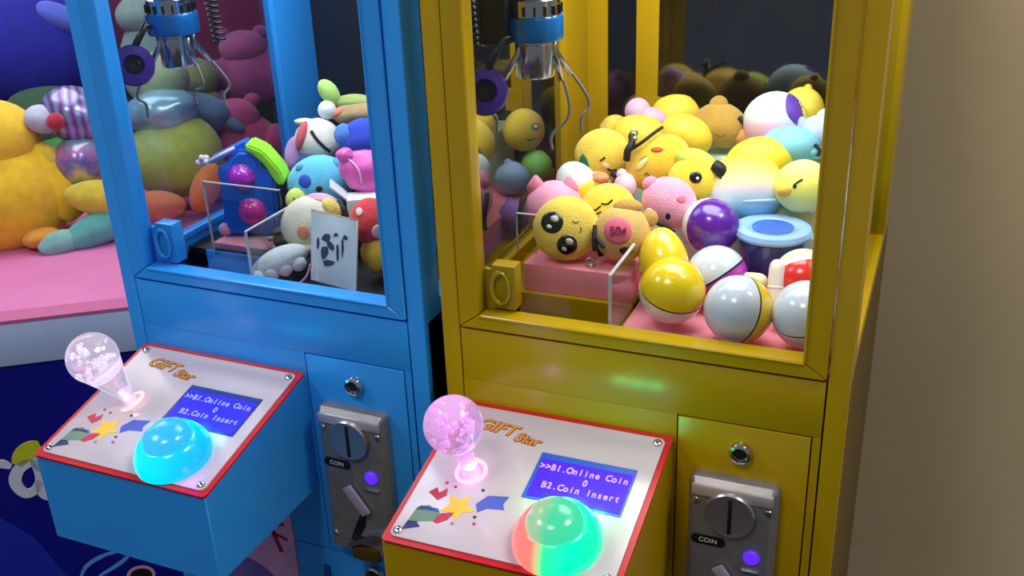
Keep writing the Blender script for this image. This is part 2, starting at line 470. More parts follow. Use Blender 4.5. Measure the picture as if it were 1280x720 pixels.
    px0, px1, pz0, pz1 = -.034, .034, -.082, .072
    bm = bmesh.new()
    poly_prism(bm, rrect(px0, px1, pz0, pz1, .005), 'y', 0, -.009)
    bmesh.ops.recalc_face_normals(bm, faces=bm.faces)
    fr = [f for f in bm.faces if all(abs(v.co.y + .009) < 1e-6 for v in f.verts)]
    q = bmesh.ops.inset_region(bm, faces=fr, thickness=.0045)
    for f in fr:
        for v in f.verts: v.co.y = -.0135
    P('face_plate', bm, STEEL, ac, .35)
    bm = bx(px0 + .003, px1 - .003, -.0152, -.009, pz1 - .0135, pz1 - .004, bev=.0012)
    P('top_bar', bm, mat('bright_steel', (225, 215, 215), .3, .6), ac)
    T = Matrix.Translation((-.0005, -.0135, .046)) @ Matrix.Rotation(PI / 2, 4, 'X')
    ds = P('slot_disc', lathe(bmesh.new(), [(.0195, -.001), (.0195, .003), (.0185, .0045), (.0165, .0042), (0, .0042)], 48, T), mat('satin_steel', (186, 182, 184), .3, .9), ac, .5)
    P('coin_slot', bx(-.0018, .0012, -.0185, -.0172, .030, .062, bev=.0005), BLACKPL, ds)
    for x in (px0 + .006, px1 - .006):
        T = Matrix.Translation((x, -.0132, pz1 - .0185)) @ Matrix.Rotation(PI / 2, 4, 'X')
        P('screw', lathe(bmesh.new(), [(.0033, 0), (.0033, .001), (.0025, .0022), (0, .0024)], 18, T), CHROME, ac)
    for x in (px0 + .006, px1 - .006):
        T = Matrix.Translation((x, -.0132, pz0 + .02)) @ Matrix.Rotation(PI / 2, 4, 'X')
        P('screw', lathe(bmesh.new(), [(.003, 0), (.003, .001), (.0022, .0022), (0, .0024)], 18, T), CHROME, ac)
    lb = P('value_label', bm_label(), BLACKPL, ac)
    text('label_text', 'COIN', WHITE, lb, .0058, Matrix.Translation((-.0165, -.0149, .0175)) @ Matrix.Rotation(PI / 2, 4, 'X'), .0001)
    T = Matrix.Translation((.0175, -.0135, .009)) @ Matrix.Rotation(PI / 2, 4, 'X')
    P('indicator_light', lathe(bmesh.new(), [(.0062, 0), (.0060, .0012), (.0045, .0024), (0, .0029)], 24, T), inside['led'], ac, 'all')
    bm = bx(.010, .024, -.0155, -.013, -.0055, -.0035, bev=.0005)
    P('trim_line', bm, CHROME, ac)
    # return lever (a bent tab), mouth of the return chute and its cup
    bm = bx(-.0048, .0048, -.002, .001, -.020, .012, bev=.0008); 
    P('return_lever', bm, mat('pale_tab', (190, 180, 205), .35, .3), ac, mtx_or(bm, Matrix.Translation((-.001, -.0165, -.014)) @ Matrix.Rotation(-.62, 4, 'Y')))
    bm = poly_prism(bmesh.new(), [(-.012, -.066), (-.004, -.047), (.002, -.034), (.008, -.034), (.006, -.046), (-.004, -.066)], 'y', -.0143, -.012)
    P('return_slot', bm, BLACKPL, ac)
    bm = poly_prism(bmesh.new(), [(-.013, -.0665), (.018, -.050), (.024, -.0505), (.024, -.0535), (-.010, -.0705), (-.013, -.0705)], 'y', -.019, -.0135)
    P('return_lip', bm, CHROME, ac)
    bm = bx(-.011, .018, -.017, -.0095, -.086, -.070, bev=.003)
    P('return_cup', bm, mat('aged_brass', (110, 86, 30), .4, .6), ac)
    # prize door with its sticker
    pd = P('prize_door', bx(.021, .1545, -.0022, .004, -.418, -.201, bev=.0008), inside['prize'])
    rd = flat((150, 30, 70))
    bm = bmesh.new()
    poly_prism(bm, [(.128, -.250), (.146, -.2445), (.1465, -.248), (.129, -.2535)], 'y', -.0026, -.0021)
    poly_prism(bm, [(.131, -.2585), (.1475, -.2625), (.1470, -.2665), (.1335, -.2625)], 'y', -.0026, -.0021)
    poly_prism(bm, [(.1275, -.2555), (.1325, -.254), (.1405, -.281), (.1355, -.2825)], 'y', -.0026, -.0021)
    P('sticker_print', bm, rd, pd)
    bm = bmesh.new()
    poly_prism(bm, [(.085 + .05 * math.cos(t), -.345 + .045 * math.sin(t)) for t in [2 * PI * k / 32 for k in range(32)]], 'y', -.0026, -.0021)
    P('sticker_print', bm, flat((110, 90, 170)), pd)
    return root

def mtx_or(bm, m):
    bmesh.ops.transform(bm, matrix=m, verts=bm.verts); return .6

def bm_label():
    bm = bmesh.new(); n = 8
    pts = [(-.0265 + .0035 * math.cos(PI / 2 + PI * k / n), .0175 + .0042 * math.sin(PI / 2 + PI * k / n)) for k in range(n + 1)]
    pts += [(-.0065 + .0035 * math.cos(-PI / 2 + PI * k / n), .0175 + .0042 * math.sin(-PI / 2 + PI * k / n)) for k in range(n + 1)]
    return poly_prism(bm, pts, 'y', -.0147, -.013)

def crystal(name, rgb, e):
    m = bpy.data.materials.new(name); m.use_nodes = True
    nt = m.node_tree; b = nt.nodes['Principled BSDF']
    b.inputs['Base Color'].default_value = lin(rgb); b.inputs['Roughness'].default_value = .08
    b.inputs['Transmission Weight'].default_value = .8; b.inputs['IOR'].default_value = 1.35
    b.inputs['Emission Color'].default_value = lin(rgb); b.inputs['Emission Strength'].default_value = e
    tc = nt.nodes.new('ShaderNodeTexCoord'); v = nt.nodes.new('ShaderNodeTexVoronoi'); v.inputs['Scale'].default_value = 130
    nt.links.new(tc.outputs['Object'], v.inputs['Vector'])
    bp = nt.nodes.new('ShaderNodeBump'); bp.inputs['Strength'].default_value = .5; bp.inputs['Distance'].default_value = .001
    nt.links.new(v.outputs['Distance'], bp.inputs['Height']); nt.links.new(bp.outputs['Normal'], b.inputs['Normal'])
    return m

def rgb_dome(name, stops, s, axis='X', lo=-.033, hi=.033):
    """a cap lit from inside by several coloured LEDs"""
    m = banded(name, axis, [(p, tuple(v * .3 for v in c)) for p, c in stops], .18, lo, hi)
    nt = m.node_tree; b = nt.nodes['Principled BSDF']
    mr = [n for n in nt.nodes if n.type == 'MAP_RANGE'][0]
    r = nt.nodes.new('ShaderNodeValToRGB'); cr = r.color_ramp
    while len(cr.elements) < len(stops): cr.elements.new(.5)
    for e, (p, c) in zip(cr.elements, stops): e.position = p; e.color = lin(c)
    nt.links.new(mr.outputs[0], r.inputs['Fac']); nt.links.new(r.outputs['Color'], b.inputs['Emission Color'])
    b.inputs['Emission Strength'].default_value = s
    return m

bluep = mat('blue_enamel', (48, 154, 242), .26, bump=.06, bscale=60, var=.03, vscale=12)
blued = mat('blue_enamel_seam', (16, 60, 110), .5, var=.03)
yelp = mat('yellow_enamel', (184, 149, 5), .22, bump=.06, bscale=60, var=.03, vscale=12)
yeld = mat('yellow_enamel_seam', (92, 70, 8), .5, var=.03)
pinkfoam = mat('pink_foam', (250, 150, 170), .8, bump=.3, bscale=500, var=.04, vscale=40)
common = dict(red=mat('red_border', (196, 22, 34), .35, var=.03), gold=flat((236, 150, 30)))
panel_w = mat('white_panel', (196, 184, 194), .14, coat=.3, var=.03, vscale=20)
blue_in = dict(common, deck=mat('black_deck', (22, 20, 26), .5, var=.1), chute=bluep, back=mat('dark_back_board', (30, 30, 40), .3, var=.1),
    panel=panel_w, screen_rim=mat('screen_rim_blue', (30, 50, 150), .3), screen=emis('screen_blue', (44, 34, 255), 1.0), screen_text=emis('screen_text_blue', (160, 170, 255), 1.1),
    ju=.0460, tilt=(.05, -.40), ball_r=.0225, cone=True, crystal=crystal('clear_crystal', (232, 222, 238), .22), bubbles=mat('bubbles_clear', (230, 225, 240), .15, coat=1, emit=(230, 215, 238), estr=.4),
    ring=emis('ring_warm', (255, 190, 190), 1.6), btn_ring=rgb_dome('button_cyan', [(0, (0, 246, 255)), (.6, (0, 230, 255)), (1, (20, 180, 255))], 1.05),
    btn_dome=rgb_dome('button_cap_blue', [(0, (70, 205, 255)), (1, (40, 190, 255))], .95), led=emis('led_blue', (60, 20, 255), 3.0),
    slot=mat('slot_blue', (18, 70, 150), .4, var=.05), prize=mat('pink_sticker', (214, 160, 208), .45, var=.12, vscale=25))
yel_in = dict(common, deck=yelp, chute=yelp,
    back=mat('dark_mirror', (104, 104, 112), .06, 1),
    panel=panel_w, screen_rim=mat('screen_rim_violet', (40, 90, 200), .3), screen=emis('screen_violet', (74, 0, 255), 1.0), screen_text=emis('screen_text_violet', (220, 170, 255), 1.2),
    ju=.0400, tilt=(.08, -.08), ball_r=.0225, cone=False, crystal=crystal('pink_crystal', (236, 190, 240), .22), bubbles=mat('bubbles_pink', (236, 200, 245), .15, coat=1, emit=(230, 160, 240), estr=.3),
    ring=emis('ring_pink', (255, 160, 255), 2.2), btn_ring=rgb_dome('button_teal', [(0, (255, 110, 110)), (.36, (255, 120, 105)), (.50, (40, 235, 150)), (.75, (0, 245, 180)), (1, (0, 235, 165))], 1.35),
    btn_dome=rgb_dome('button_cap_teal', [(0, (130, 215, 170)), (.35, (170, 205, 160)), (.5, (80, 220, 165)), (1, (30, 235, 180))], .95), led=emis('led_blue', (60, 20, 255), 3.0),
    slot=mat('slot_yellow', (130, 104, 10), .4, var=.05), prize=mat('pink_sticker', (214, 160, 208), .45, var=.12, vscale=25))
YO, YR = (.338 - .0005, -.0012, .004), .0180
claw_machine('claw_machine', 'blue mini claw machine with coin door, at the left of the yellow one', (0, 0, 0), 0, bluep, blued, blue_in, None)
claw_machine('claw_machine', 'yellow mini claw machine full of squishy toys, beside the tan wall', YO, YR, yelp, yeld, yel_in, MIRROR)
YF = Matrix.Translation(YO) @ Matrix.Rotation(YR, 4, 'Z')
def yw(p): return YF @ Vector(p)

# ------------------------------------------------------------------ foam and risers that carry the toys (parts of the machines)
machines = [o for o in C.objects if o.name.startswith('claw_machine')]
BM_, YM_ = machines
def steps(root, name, m, boxes):
    bm = bmesh.new()
    for b in boxes: box(bm, *b, bev=.0015)
    return obj(name, bm, m, root, .6)
steps(YM_, 'foam_block', pinkfoam, [(.0385, .1335, .083, .338, -.0004, .0245), (.139, .306, .0145, .338, -.0054, -.002)])
steps(YM_, 'foam_riser', mat('mint_reflection_foam', (206, 238, 226), .8, bump=.3, bscale=500, var=.04, vscale=40), [(.085, .306, .186, .337, .0, .034), (.085, .306, .228, .3365, .034, .054), (.085, .306, .268, .336, .054, .074)])  # unseen riser; mint chosen to tint its reflection in the left glass
steps(BM_, 'foam_scrap', pinkfoam, [(.042, .110, .083, .150, -.0004, .0065)])
steps(BM_, 'riser', blue_in['deck'], [(.139, .306, .115, .338, -.0054, .021), (.0385, .306, .180, .337, .0, .05)])
steps(BM_, 'foam_scrap', pinkfoam, [(.150, .185, .018, .034, -.0054, .001)])

YEL, LEMON, GOLD, TAN = (252, 214, 40), (250, 228, 90), (250, 196, 40), (226, 178, 92)
PINK, LILAC = (250, 160, 200), (226, 170, 214)
CLASP = CHROME
def strap(root, pts, r=.0014, ring=None):
    s = obj('strap', tube(bmesh.new(), curve_pts(pts, 8), r * 1.35, 8), BLACK, root, 'all')
    if ring:
        bm = bmesh.new(); rr = .0030
        lathe(bm, [(rr + .0009 * math.cos(t), .0009 * math.sin(t)) for t in [2 * PI * k / 8 for k in range(9)]], 20, Matrix.Translation(ring))
        bl = bmesh.ops.create_icosphere(bm, subdivisions=2, radius=.0026)
        bmesh.ops.translate(bm, vec=Vector(ring) + Vector((.001, -.005, .001)), verts=bl['verts'])
        obj('clasp', bm, CLASP, root, 'all')

def ball(name, label, cat, loc, r, axis, ca, cb, seam=True, group=None, frame=YF, squash=1.0, mk=shiny):
    """two-shell ball; axis (screen right, screen up, toward the viewer) points at the first shell"""
    root = toy(name, label, cat, loc, frame=frame, group=group)
    q = Vector((0, 0, 1)).rotation_difference(Vector(axis).normalized()).to_matrix().to_4x4()
    n = 16; g = .035 if seam else .004
    up = [(r * math.cos(t), r * squash * math.sin(t)) for t in [g + (PI / 2 - g) * k / n for k in range(n + 1)]]; up[-1] = (0, r * squash)
    obj('upper_shell', lathe(bmesh.new(), [(r * .93, up[0][1])] + up, 44, q), mk(ca), root, .9)
    obj('lower_shell', lathe(bmesh.new(), [(r * .93, -up[0][1])] + [(a, -b) for a, b in up], 44, q), mk(cb), root, .9)
    if seam:
        obj('seam_band', lathe(bmesh.new(), [(r * .9, -.04 * r), (r * .975, -.04 * r), (r * .985, 0), (r * .975, .04 * r), (r * .9, .04 * r)], 44, q), BLACK, root, .9)
    return root

# ---- yellow machine, front row of capsule balls on the pink foam
ball('capsule_ball', 'yellow-topped capsule ball with black seam, behind the clear guard on pink foam', 'ball', (.177, .052, .031), .0262, (.22, .72, .62), (246, 208, 12), (240, 238, 225))
ball('capsule_ball', 'white and yellow capsule ball with black seam standing on edge, on pink foam', 'ball', (.231, .042, .027), .0262, (-.80, .12, .62), (206, 213, 230), (238, 200, 20))
ball('capsule_ball', 'white capsule ball with pale underside, cut off by the right window frame', 'ball', (.281, .046, .028), .0258, (-.25, .72, .62), (206, 213, 230), (240, 214, 208))
ball('capsule_ball', 'white and magenta capsule ball with slanting seam, behind the front balls', 'ball', (.201, .105, .0245), .0252, (-.58, .80, .10), (206, 214, 230), (182, 48, 190))
ball('capsule_ball', 'red and cream capsule ball behind the white ball by the right frame', 'ball', (.270, .104, .031), .0245, (-.25, .80, -.65), (238, 226, 196), (226, 44, 40), seam=False)
ball('capsule_egg', 'glossy purple egg capsule with a white back half', 'capsule', (.186, .145, .052), .0238, (.42, -.12, .62), (92, 26, 160), (236, 238, 240), seam=False, squash=1.08)
t = toy('squishy_egg', 'plain yellow egg leaning on top of the yellow-topped capsule ball', 'toy', (.1585, .094, .0385), frame=YF, roll=.12)
blob('body', shiny((250, 214, 40)), t, (0, 0, 0), (.0205, .0265, .0195), lump=0, fn=lambda p: Vector((p.x * (1 - .15 * p.y), p.y, p.z * (1 - .18 * p.y))))
# upright pearl tube and a beige piece between the balls
t = toy('pearl_tube', 'pearly white round-ended tube standing between the balls', 'capsule', (.252, .084, .030), frame=YF)
bm = lathe(bmesh.new(), [(0, -.024), (.004, -.0235), (.0062, -.021), (.0065, -.017), (.0065, .014), (.0058, .0185), (.0035, .0215), (0, .0225)], 24, Matrix.Rotation(-PI / 2, 4, 'X'))
obj('shell', bm, shiny((238, 226, 220)), t, 'all')
bm = lathe(bmesh.new(), [(.0067, -.001), (.0069, 0), (.0067, .001), (.006, 0)], 24, Matrix.Rotation(-PI / 2, 4, 'X')); obj('seam_band', bm, foamy((220, 205, 195)), t, 'all')
t = toy('squishy_bread', 'beige bread-shaped squishy wedged under the slime tub', 'toy', (.230, .102, .021), frame=YF)
blob('body', foamy((232, 212, 170)), t, (0, 0, 0), (.0135, .0105, .011), lump=.05, fn=lambda p: Vector((math.copysign(abs(p.x) ** .6, p.x), math.copysign(abs(p.y) ** .7, p.y), p.z)))
for k in (-1, 0, 1): stroke('score_line', foamy((206, 170, 110)), t, (0, 0, 0, .0135, .0105, .011), [(k * .006 - .002, -.004), (k * .006, .001), (k * .006 + .001, .005)], .0006)
# slime tub: clear cup of navy slime under a wide translucent blue lid
tubm = YF @ Matrix.Translation((.2365, .154, .005))
t = tag(empty('slime_tub', mtx=tubm), 'round tub of navy slime with a wide translucent blue lid', 'tub')
obj('cup', lathe(bmesh.new(), [(0, .004), (.024, .004), (.026, .008), (.0275, .040), (.0262, .040), (.0262, .037), (0, .037)], 44), mat('navy_slime', (44, 58, 128), .15, coat=.5, var=.35, vscale=60), t, .7)
lid = mat('blue_lid', (150, 186, 232), .2, coat=.4, var=.06, vscale=40)
obj('lid', lathe(bmesh.new(), [(0, .0475), (.018, .0475), (.0195, .0490), (.027, .0498), (.0310, .0485), (.0325, .0450), (.0315, .0425), (.0278, .0425), (.0278, .044), (0, .044)], 48), lid, t, .7)
obj('lid_inset', lathe(bmesh.new(), [(0, .0486), (.0172, .0486), (.0172, .0470), (0, .047)], 44), mat('lid_inset_blue', (66, 106, 200), .25, coat=.4, var=.1, vscale=60), t, .7)

# ---- yellow machine, faces
b = (0, 0, 0, .0285, .0275, .017)
t = toy('emoji_plush', 'yellow face plush with two big sparkling black eyes, lying on its side', 'plush toy', (.072, .101, .0535), frame=YF)
blob('body', plush((246, 210, 70)), t, (0, 0, 0), b[3:], lump=.02)
for ex, ey, s in ((-.0118, .0052, 1), (.0005, -.0140, .92)):
    patch('eye', shiny((14, 10, 12)), t, b, (ex, ey), (.0096 * s, .0096 * s))
    patch('highlight', flat((214, 206, 196)), t, b, (ex + .002, ey + .0028), (.0036, .0026), -.5, th=.0014)
    patch('highlight', flat((220, 214, 204)), t, b, (ex - .0026, ey - .0036), (.0024, .0017), -.5, th=.0014)
stroke('mouth', flat((90, 60, 10)), t, b, [(.0055, .0062), (.0075, .0042), (.0105, .0052)], .0005)
stroke('mouth', flat((120, 80, 20)), t, b, [(.0115, .0012), (.0125, -.0015), (.011, -.004)], .0005)
strap(t, [(.026, .005, .002), (.029, -.006, .005), (.0275, -.016, .006), (.029, -.024, .004)], .0018, (.0195, -.0285, .006))
strap(t, [(.0285, -.010, .006), (.033, -.016, .008), (.0365, -.019, .006)], .0014)
t = toy('cat_squishy', 'pink cat-eared squishy behind the sparkling-eyed face plush', 'toy', (.049, .134, .058), frame=YF)
blob('body', foamy(PINK), t, (0, 0, 0), (.026, .024, .018), lump=.03)
for s in (-1, 1): blob('ear', foamy((236, 120, 160)), t, (s * .0145 - .001, .0195 - (s > 0) * .002, .002), (.0082, .0098, .006), lump=0, fn=lambda p: Vector((p.x * (1 - .55 * max(p.y, 0)), p.y, p.z)))
strap(t, [(-.026, .010, .004), (-.029, .002, .006), (-.030, -.012, .006), (-.032, -.022, .004)], .0016)
b = (0, 0, 0, .0250, .0235, .018)
t = toy('emoji_plush', 'yellow face plush with closed lashed eyes, behind the tan bear', 'plush toy', (.098, .137, .0595), frame=YF)
blob('body', plush((248, 216, 50)), t, (0, 0, 0), b[3:], lump=.02)
for dx, dy in ((-.016, .001), (-.006, .006)): stroke('closed_eye', BLACK, t, b, [(dx, dy), (dx + .005, dy - .0006), (dx + .0095, dy + .003)], .0008)
stroke('lash', BLACK, t, b, [(-.0185, -.003), (-.012, -.0035), (-.006, -.001)], .0007)
b = (0, 0, 0, .0245, .0235, .018)
t = toy('bear_plush', 'tan bear plush wearing a round pink 50 cent price sticker', 'plush toy', (.120, .107, .0525), frame=YF)
bp = blob('body', plush(TAN), t, (0, 0, 0), b[3:], lump=.03)
blob('ear', plush((206, 150, 60)), t, (.004, .0215, .004), (.0125, .0068, .006), lump=.03)
blob('ear', plush((206, 150, 60)), t, (.0225, .012, .001), (.007, .0075, .006), lump=.03)
ps = patch('price_sticker', flat((236, 110, 140)), t, b, (-.004, .0015), (.0118, .0118), th=.0008)
text('sticker_text', '50¢', flat((150, 20, 70)), ps, .0096, Matrix.Translation((-.004, .0012, .0195)), .0004, bold=.0003)
patch('mouth', flat((70, 30, 16)), t, b, (.0035, -.0150), (.0065, .0036), -.1)
strap(t, [(-.0225, .006, .006), (-.0235, -.004, .009), (-.0225, -.015, .008)], .0017)
strap(t, [(-.0225, -.003, .009), (-.018, -.009, .013), (-.0155, -.0125, .014)], .0013)
t = toy('pig_plush', 'pink pig keychain plush with black strap, beside the purple egg', 'plush toy', (.148, .153, .0665), frame=YF)
b = (0, 0, 0, .0245, .0215, .017)
blob('body', plush(PINK), t, (0, 0, 0), b[3:], rz3(-.5), .03)
blob('ear', plush((244, 146, 190)), t, (-.017, .016, .004), (.007, .006, .004), rz3(.5), 0)
patch('eye', BLACK, t, b, (-.001, -.012), (.0023, .003)); patch('cheek', flat((246, 120, 150)), t, b, (.010, .003), (.004, .003))
strap(t, [(-.018, -.011, .015), (-.012, -.016, .017), (-.004, -.020, .016), (.004, -.026, .012)], .0018, (-.017, -.009, .016))
t = toy('emoji_plush', 'tilted golden face plush baring its teeth with a red tongue mark', 'plush toy', (.125, .200, .086), frame=YF)
b = (0, 0, 0, .0305, .0235, .017)
rt = empty('face'); rt.parent = t; rt.rotation_euler = (0, 0, .52)
blob('body', plush((250, 200, 36)), rt, (0, 0, 0), b[3:], lump=.02)
patch('teeth', flat((232, 232, 160)), rt, b, (-.0130, .0060), (.0075, .0028), .35); 
stroke('teeth_line', BLACK, rt, b, [(-.0195, .0035), (-.013, .0088), (-.0065, .0098)], .0006)
stroke('teeth_line', BLACK, rt, b, [(-.0195, .0035), (-.0125, .0042), (-.0065, .0075)], .0006)
stroke('teeth_line', flat((80, 80, 50)), rt, b, [(-.0155, .0045), (-.0135, .0085)], .0004)
patch('tongue', flat((216, 84, 40)), rt, b, (.0045, .0105), (.0055, .0022), -.5)
stroke('curl', flat((110, 90, 10)), rt, b, [(-.016, -.0045), (-.0135, -.003), (-.0125, -.006), (-.015, -.0075)], .0006)
stroke('mouth', flat((80, 30, 8)), rt, b, [(-.006, -.0195), (.004, -.0195), (.0135, -.0165), (.021, -.0105)], .0011)
patch('mouth_corner', flat((190, 50, 30)), rt, b, (.0225, -.0085), (.0022, .0042), .3)
strap(t, [(-.026, .010, .012), (-.014, .018, .014), (-.004, .026, .010), (.003, .031, .004)], .0012)
strap(t, [(-.028, .002, .010), (-.027, .010, .014), (-.0235, .017, .012), (-.024, .024, .008)], .0024, (-.022, .0255, .010))
t = toy('emoji_plush', 'yellow face plush with a dark green tree patch, by the rear post', 'plush toy', (.073, .200, .0885), frame=YF)
b = (0, 0, 0, .0260, .0240, .017)
blob('body', plush((250, 208, 56)), t, (0, 0, 0), b[3:], lump=.03)
for q, (w_, y_) in enumerate(((.0058, -.0085), (.0046, -.0055), (.0032, -.0025))):
    patch('tree_patch', flat((20, 116, 84)), t, b, (-.0178, y_), (w_, .0042), .0, th=.0005 + .0004 * q, shape=lambda u, v: (u * (1 - .75 * max(v, 0)), v))
stroke('brow', BLACK, t, b, [(-.0025, -.005), (0, -.0035), (.002, -.002)], .001)
patch('teeth', flat((240, 230, 200)), t, b, (.0025, -.0095), (.0038, .0022), -.5); stroke('mouth', BLACK, t, b, [(.004, -.0125), (.008, -.014), (.012, -.013)], .001)
strap(t, [(.008, -.016, .013), (.013, -.020, .014), (.011, -.026, .012)], .002, (.016, -.017, .015))
t = toy('peach_charm', 'small peach and brown bun charm under the green-patched face plush', 'toy', (.076, .172, .071), frame=YF)
blob('body', foamy((232, 172, 120)), t, (0, 0, 0), (.0128, .0105, .010), lump=.04); blob('topping', foamy((214, 140, 86)), t, (.003, .004, .005), (.009, .006, .0065), lump=.1)
t = toy('lilac_charm', 'small pale lilac charm left of the tilted golden face', 'toy', (.101, .178, .068), frame=YF)
blob('body', foamy((236, 196, 224)), t, (0, 0, 0), (.0105, .0125, .009), lump=.04); blob('nub', foamy((244, 210, 232)), t, (-.003, .011, .001), (.005, .005, .004), lump=.03)
t = toy('squishy_egg', 'white and lemon striped egg behind the pink cat squishy', 'toy', (.060, .166, .0685), frame=YF, roll=.5)
blob('body', banded('egg_stripe', 'Y', [(0, (250, 226, 60)), (.44, (252, 226, 60)), (.52, (222, 232, 236)), (1, (226, 234, 238))], .5, -.024, .024), t, (0, 0, 0), (.0185, .0235, .017), lump=0)
t = toy('duck_plush', 'lime and yellow duck keychain with one round black eye', 'plush toy', (.162, .186, .078), frame=YF)
b = (0, 0, 0, .0235, .0205, .016)
blob('body', plush((250, 218, 40)), t, (0, 0, 0), b[3:], lump=.04); blob('cap', plush((200, 226, 60)), t, (.001, .0155, -.002), (.019, .0105, .012), rz3(-.35), .06)
patch('eye', shiny((10, 10, 10)), t, b, (.0005, .0015), (.0056, .0054)); patch('highlight', WHITE, t, b, (.0022, .0008), (.0014, .0014), th=.0016)
stroke('mouth', flat((60, 44, 10)), t, b, [(-.016, -.0115), (-.010, -.0150), (-.003, -.0165)], .0013)
strap(t, [(.016, .012, .008), (.021, .009, .010), (.0235, .004, .008), (.021, .001, .008)], .0042)
for (nm, lb, loc, rr, colr, roll) in (
    ('squishy_bun', 'plain golden squishy bun right of the lilac heart squishy, under the dark mirror', (.115, .300, .1035), (.0235, .0195, .018), (250, 212, 48), .1),
    ('squishy_bun', 'wide yellow squishy bun just below the lilac heart squishy', (.094, .246, .0945), (.0270, .0205, .018), (250, 210, 44), -.1),
    ('squishy_bun', 'amber squishy bun directly above the lime and yellow duck', (.138, .250, .098), (.0250, .0190, .018), (246, 206, 40), -.35)):
    t = toy(nm, lb, 'toy', loc, frame=YF, roll=roll)
    blob('body', foamy(colr), t, (0, 0, 0), rr, lump=.05, seed=loc[0] * 50)
    stroke('crease', foamy((222, 168, 30)), t, (0, 0, 0) + rr, [(-rr[0] * .5, -rr[1] * .45), (0, -rr[1] * .62), (rr[0] * .5, -rr[1] * .5)], .0007)
t = toy('heart_squishy', 'lilac two-lobed squishy at the top of the pile', 'toy', (.0905, .273, .1075), frame=YF)
bm = ell(bmesh.new(), (-.0055, .004, 0), (.0125, .0130, .011)); ell(bm, (.0085, -.002, .001), (.0155, .0095, .011), rz3(-.35)); obj('body', bm, foamy(LILAC), t, 'all')
t = toy('bear_plush', 'golden brown bear plush with a rounded ear, at the back of the pile', 'plush toy', (.163, .281, .1005), frame=YF)
blob('body', plush((184, 136, 40)), t, (0, 0, 0), (.0265, .021, .018), rz3(-.2), .06); blob('ear', plush((176, 128, 34)), t, (-.002, .0195, .001), (.0088, .0085, .007), lump=.03)
blob('paw', plush((216, 138, 62)), t, (.022, -.010, .006), (.0088, .0088, .009), lump=.04); blob('nose', plush((170, 122, 36)), t, (-.012, -.004, .012), (.008, .006, .006), lump=.03)
strap(t, [(.017, .008, .012), (.022, .004, .013), (.029, .0005, .010)], .0018)
stroke('mouth', flat((110, 80, 20)), t, (0, 0, 0, .0265, .021, .018), [(-.004, -.008), (.001, -.010), (.006, -.008)], .0006)
t = toy('squishy_ball', 'mint and pink squishy ball with a violet side panel, rear right', 'toy', (.214, .281, .1085), frame=YF)
b = (0, 0, 0, .0295, .0270, .024)
blob('body', banded('tri_band', 'Y', [(0, (236, 178, 214)), (.42, (232, 184, 216)), (.56, (206, 226, 226)), (1, (210, 236, 228))], .5, -.027, .027), t, (0, 0, 0), b[3:], lump=.02)
patch('panel', foamy((78, 34, 160)), t, b, (.0165, .0105), (.0078, .0162), .42, th=.001, shape=lambda u, v: (u * (1 - .35 * v * v), v))
patch('seam', foamy((245, 214, 60)), t, b, (.0250, .0075), (.0022, .0125), .42, th=.0008)
t = toy('squishy_ball', 'yellow squishy ball peeking from behind the violet-panelled ball', 'toy', (.233, .314, .1125), frame=YF)
blob('body', foamy((248, 220, 60)), t, (0, 0, 0), (.0205, .0205, .018), lump=.03); blob('nub', foamy((240, 196, 40)), t, (.004, .0195, 0), (.004, .004, .004), lump=0)
t = toy('elephant_squishy', 'greyish blue squishy with flap ears by the right frame, rear', 'toy', (.257, .270, .1035), frame=YF)
blob('body', foamy((176, 190, 222)), t, (0, 0, 0), (.0205, .0165, .015), lump=.05); blob('ear', foamy((190, 204, 232)), t, (.004, .013, -.001), (.010, .009, .005), rz3(-.4), .04); blob('ear', foamy((160, 174, 210)), t, (-.016, .004, .002), (.006, .010, .005), rz3(.3), .04)
patch('eye', BLACK, t, (0, 0, 0, .0205, .0165, .015), (-.004, -.006), (.0018, .0018))
t = toy('squishy_bun', 'aqua squishy lying under the violet-panelled ball', 'toy', (.233, .250, .0955), frame=YF)
blob('body', foamy((122, 204, 226)), t, (0, 0, 0), (.0265, .0175, .017), lump=.04); blob('tail', foamy((110, 190, 216)), t, (.021, -.005, .005), (.0088, .0062, .007), lump=.05)
strap(t, [(.021, .002, .012), (.0255, -.003, .013), (.024, -.0085, .013)], .0012)
t = toy('squishy_egg', 'lemon egg squishy lying behind the rainbow squishy', 'toy', (.209, .236, .0835), frame=YF, roll=.15)
blob('body', banded('lemon_egg', 'Y', [(0, (244, 214, 40)), (.6, (246, 222, 50)), (1, (236, 232, 70))], .5, -.022, .022), t, (0, 0, 0), (.0305, .0215, .020), lump=.03)
stroke('crease', foamy((230, 190, 40)), t, (0, 0, 0, .0305, .0215, .020), [(-.016, -.006), (0, -.009), (.016, -.006)], .0006)
t = toy('rainbow_squishy', 'big striped squishy, yellow over peach over sky blue, centre right of the pile', 'toy', (.204, .198, .068), frame=YF, roll=.06)
rb_ = banded('rainbow', 'Y', [(0, (120, 172, 224)), (.22, (128, 196, 230)), (.36, (190, 220, 234)), (.50, (222, 214, 226)), (.62, (252, 214, 170)), (.8, (250, 220, 90)), (1, (250, 222, 60))], .5, -.031, .031)
blob('body', rb_, t, (0, 0, 0), (.0345, .0315, .026), lump=.03, fn=lambda p: Vector((math.copysign(abs(p.x) ** .8, p.x), p.y, p.z)))
blob('rim', foamy((176, 218, 236)), t, (.004, -.0095, .0075), (.0285, .0055, .018), lump=.02)
t = toy('chick_squishy', 'pastel yellow chick squishy with an orange beak, against the right frame', 'toy', (.254, .191, .0785), frame=YF)
b = (0, 0, 0, .0245, .0225, .018)
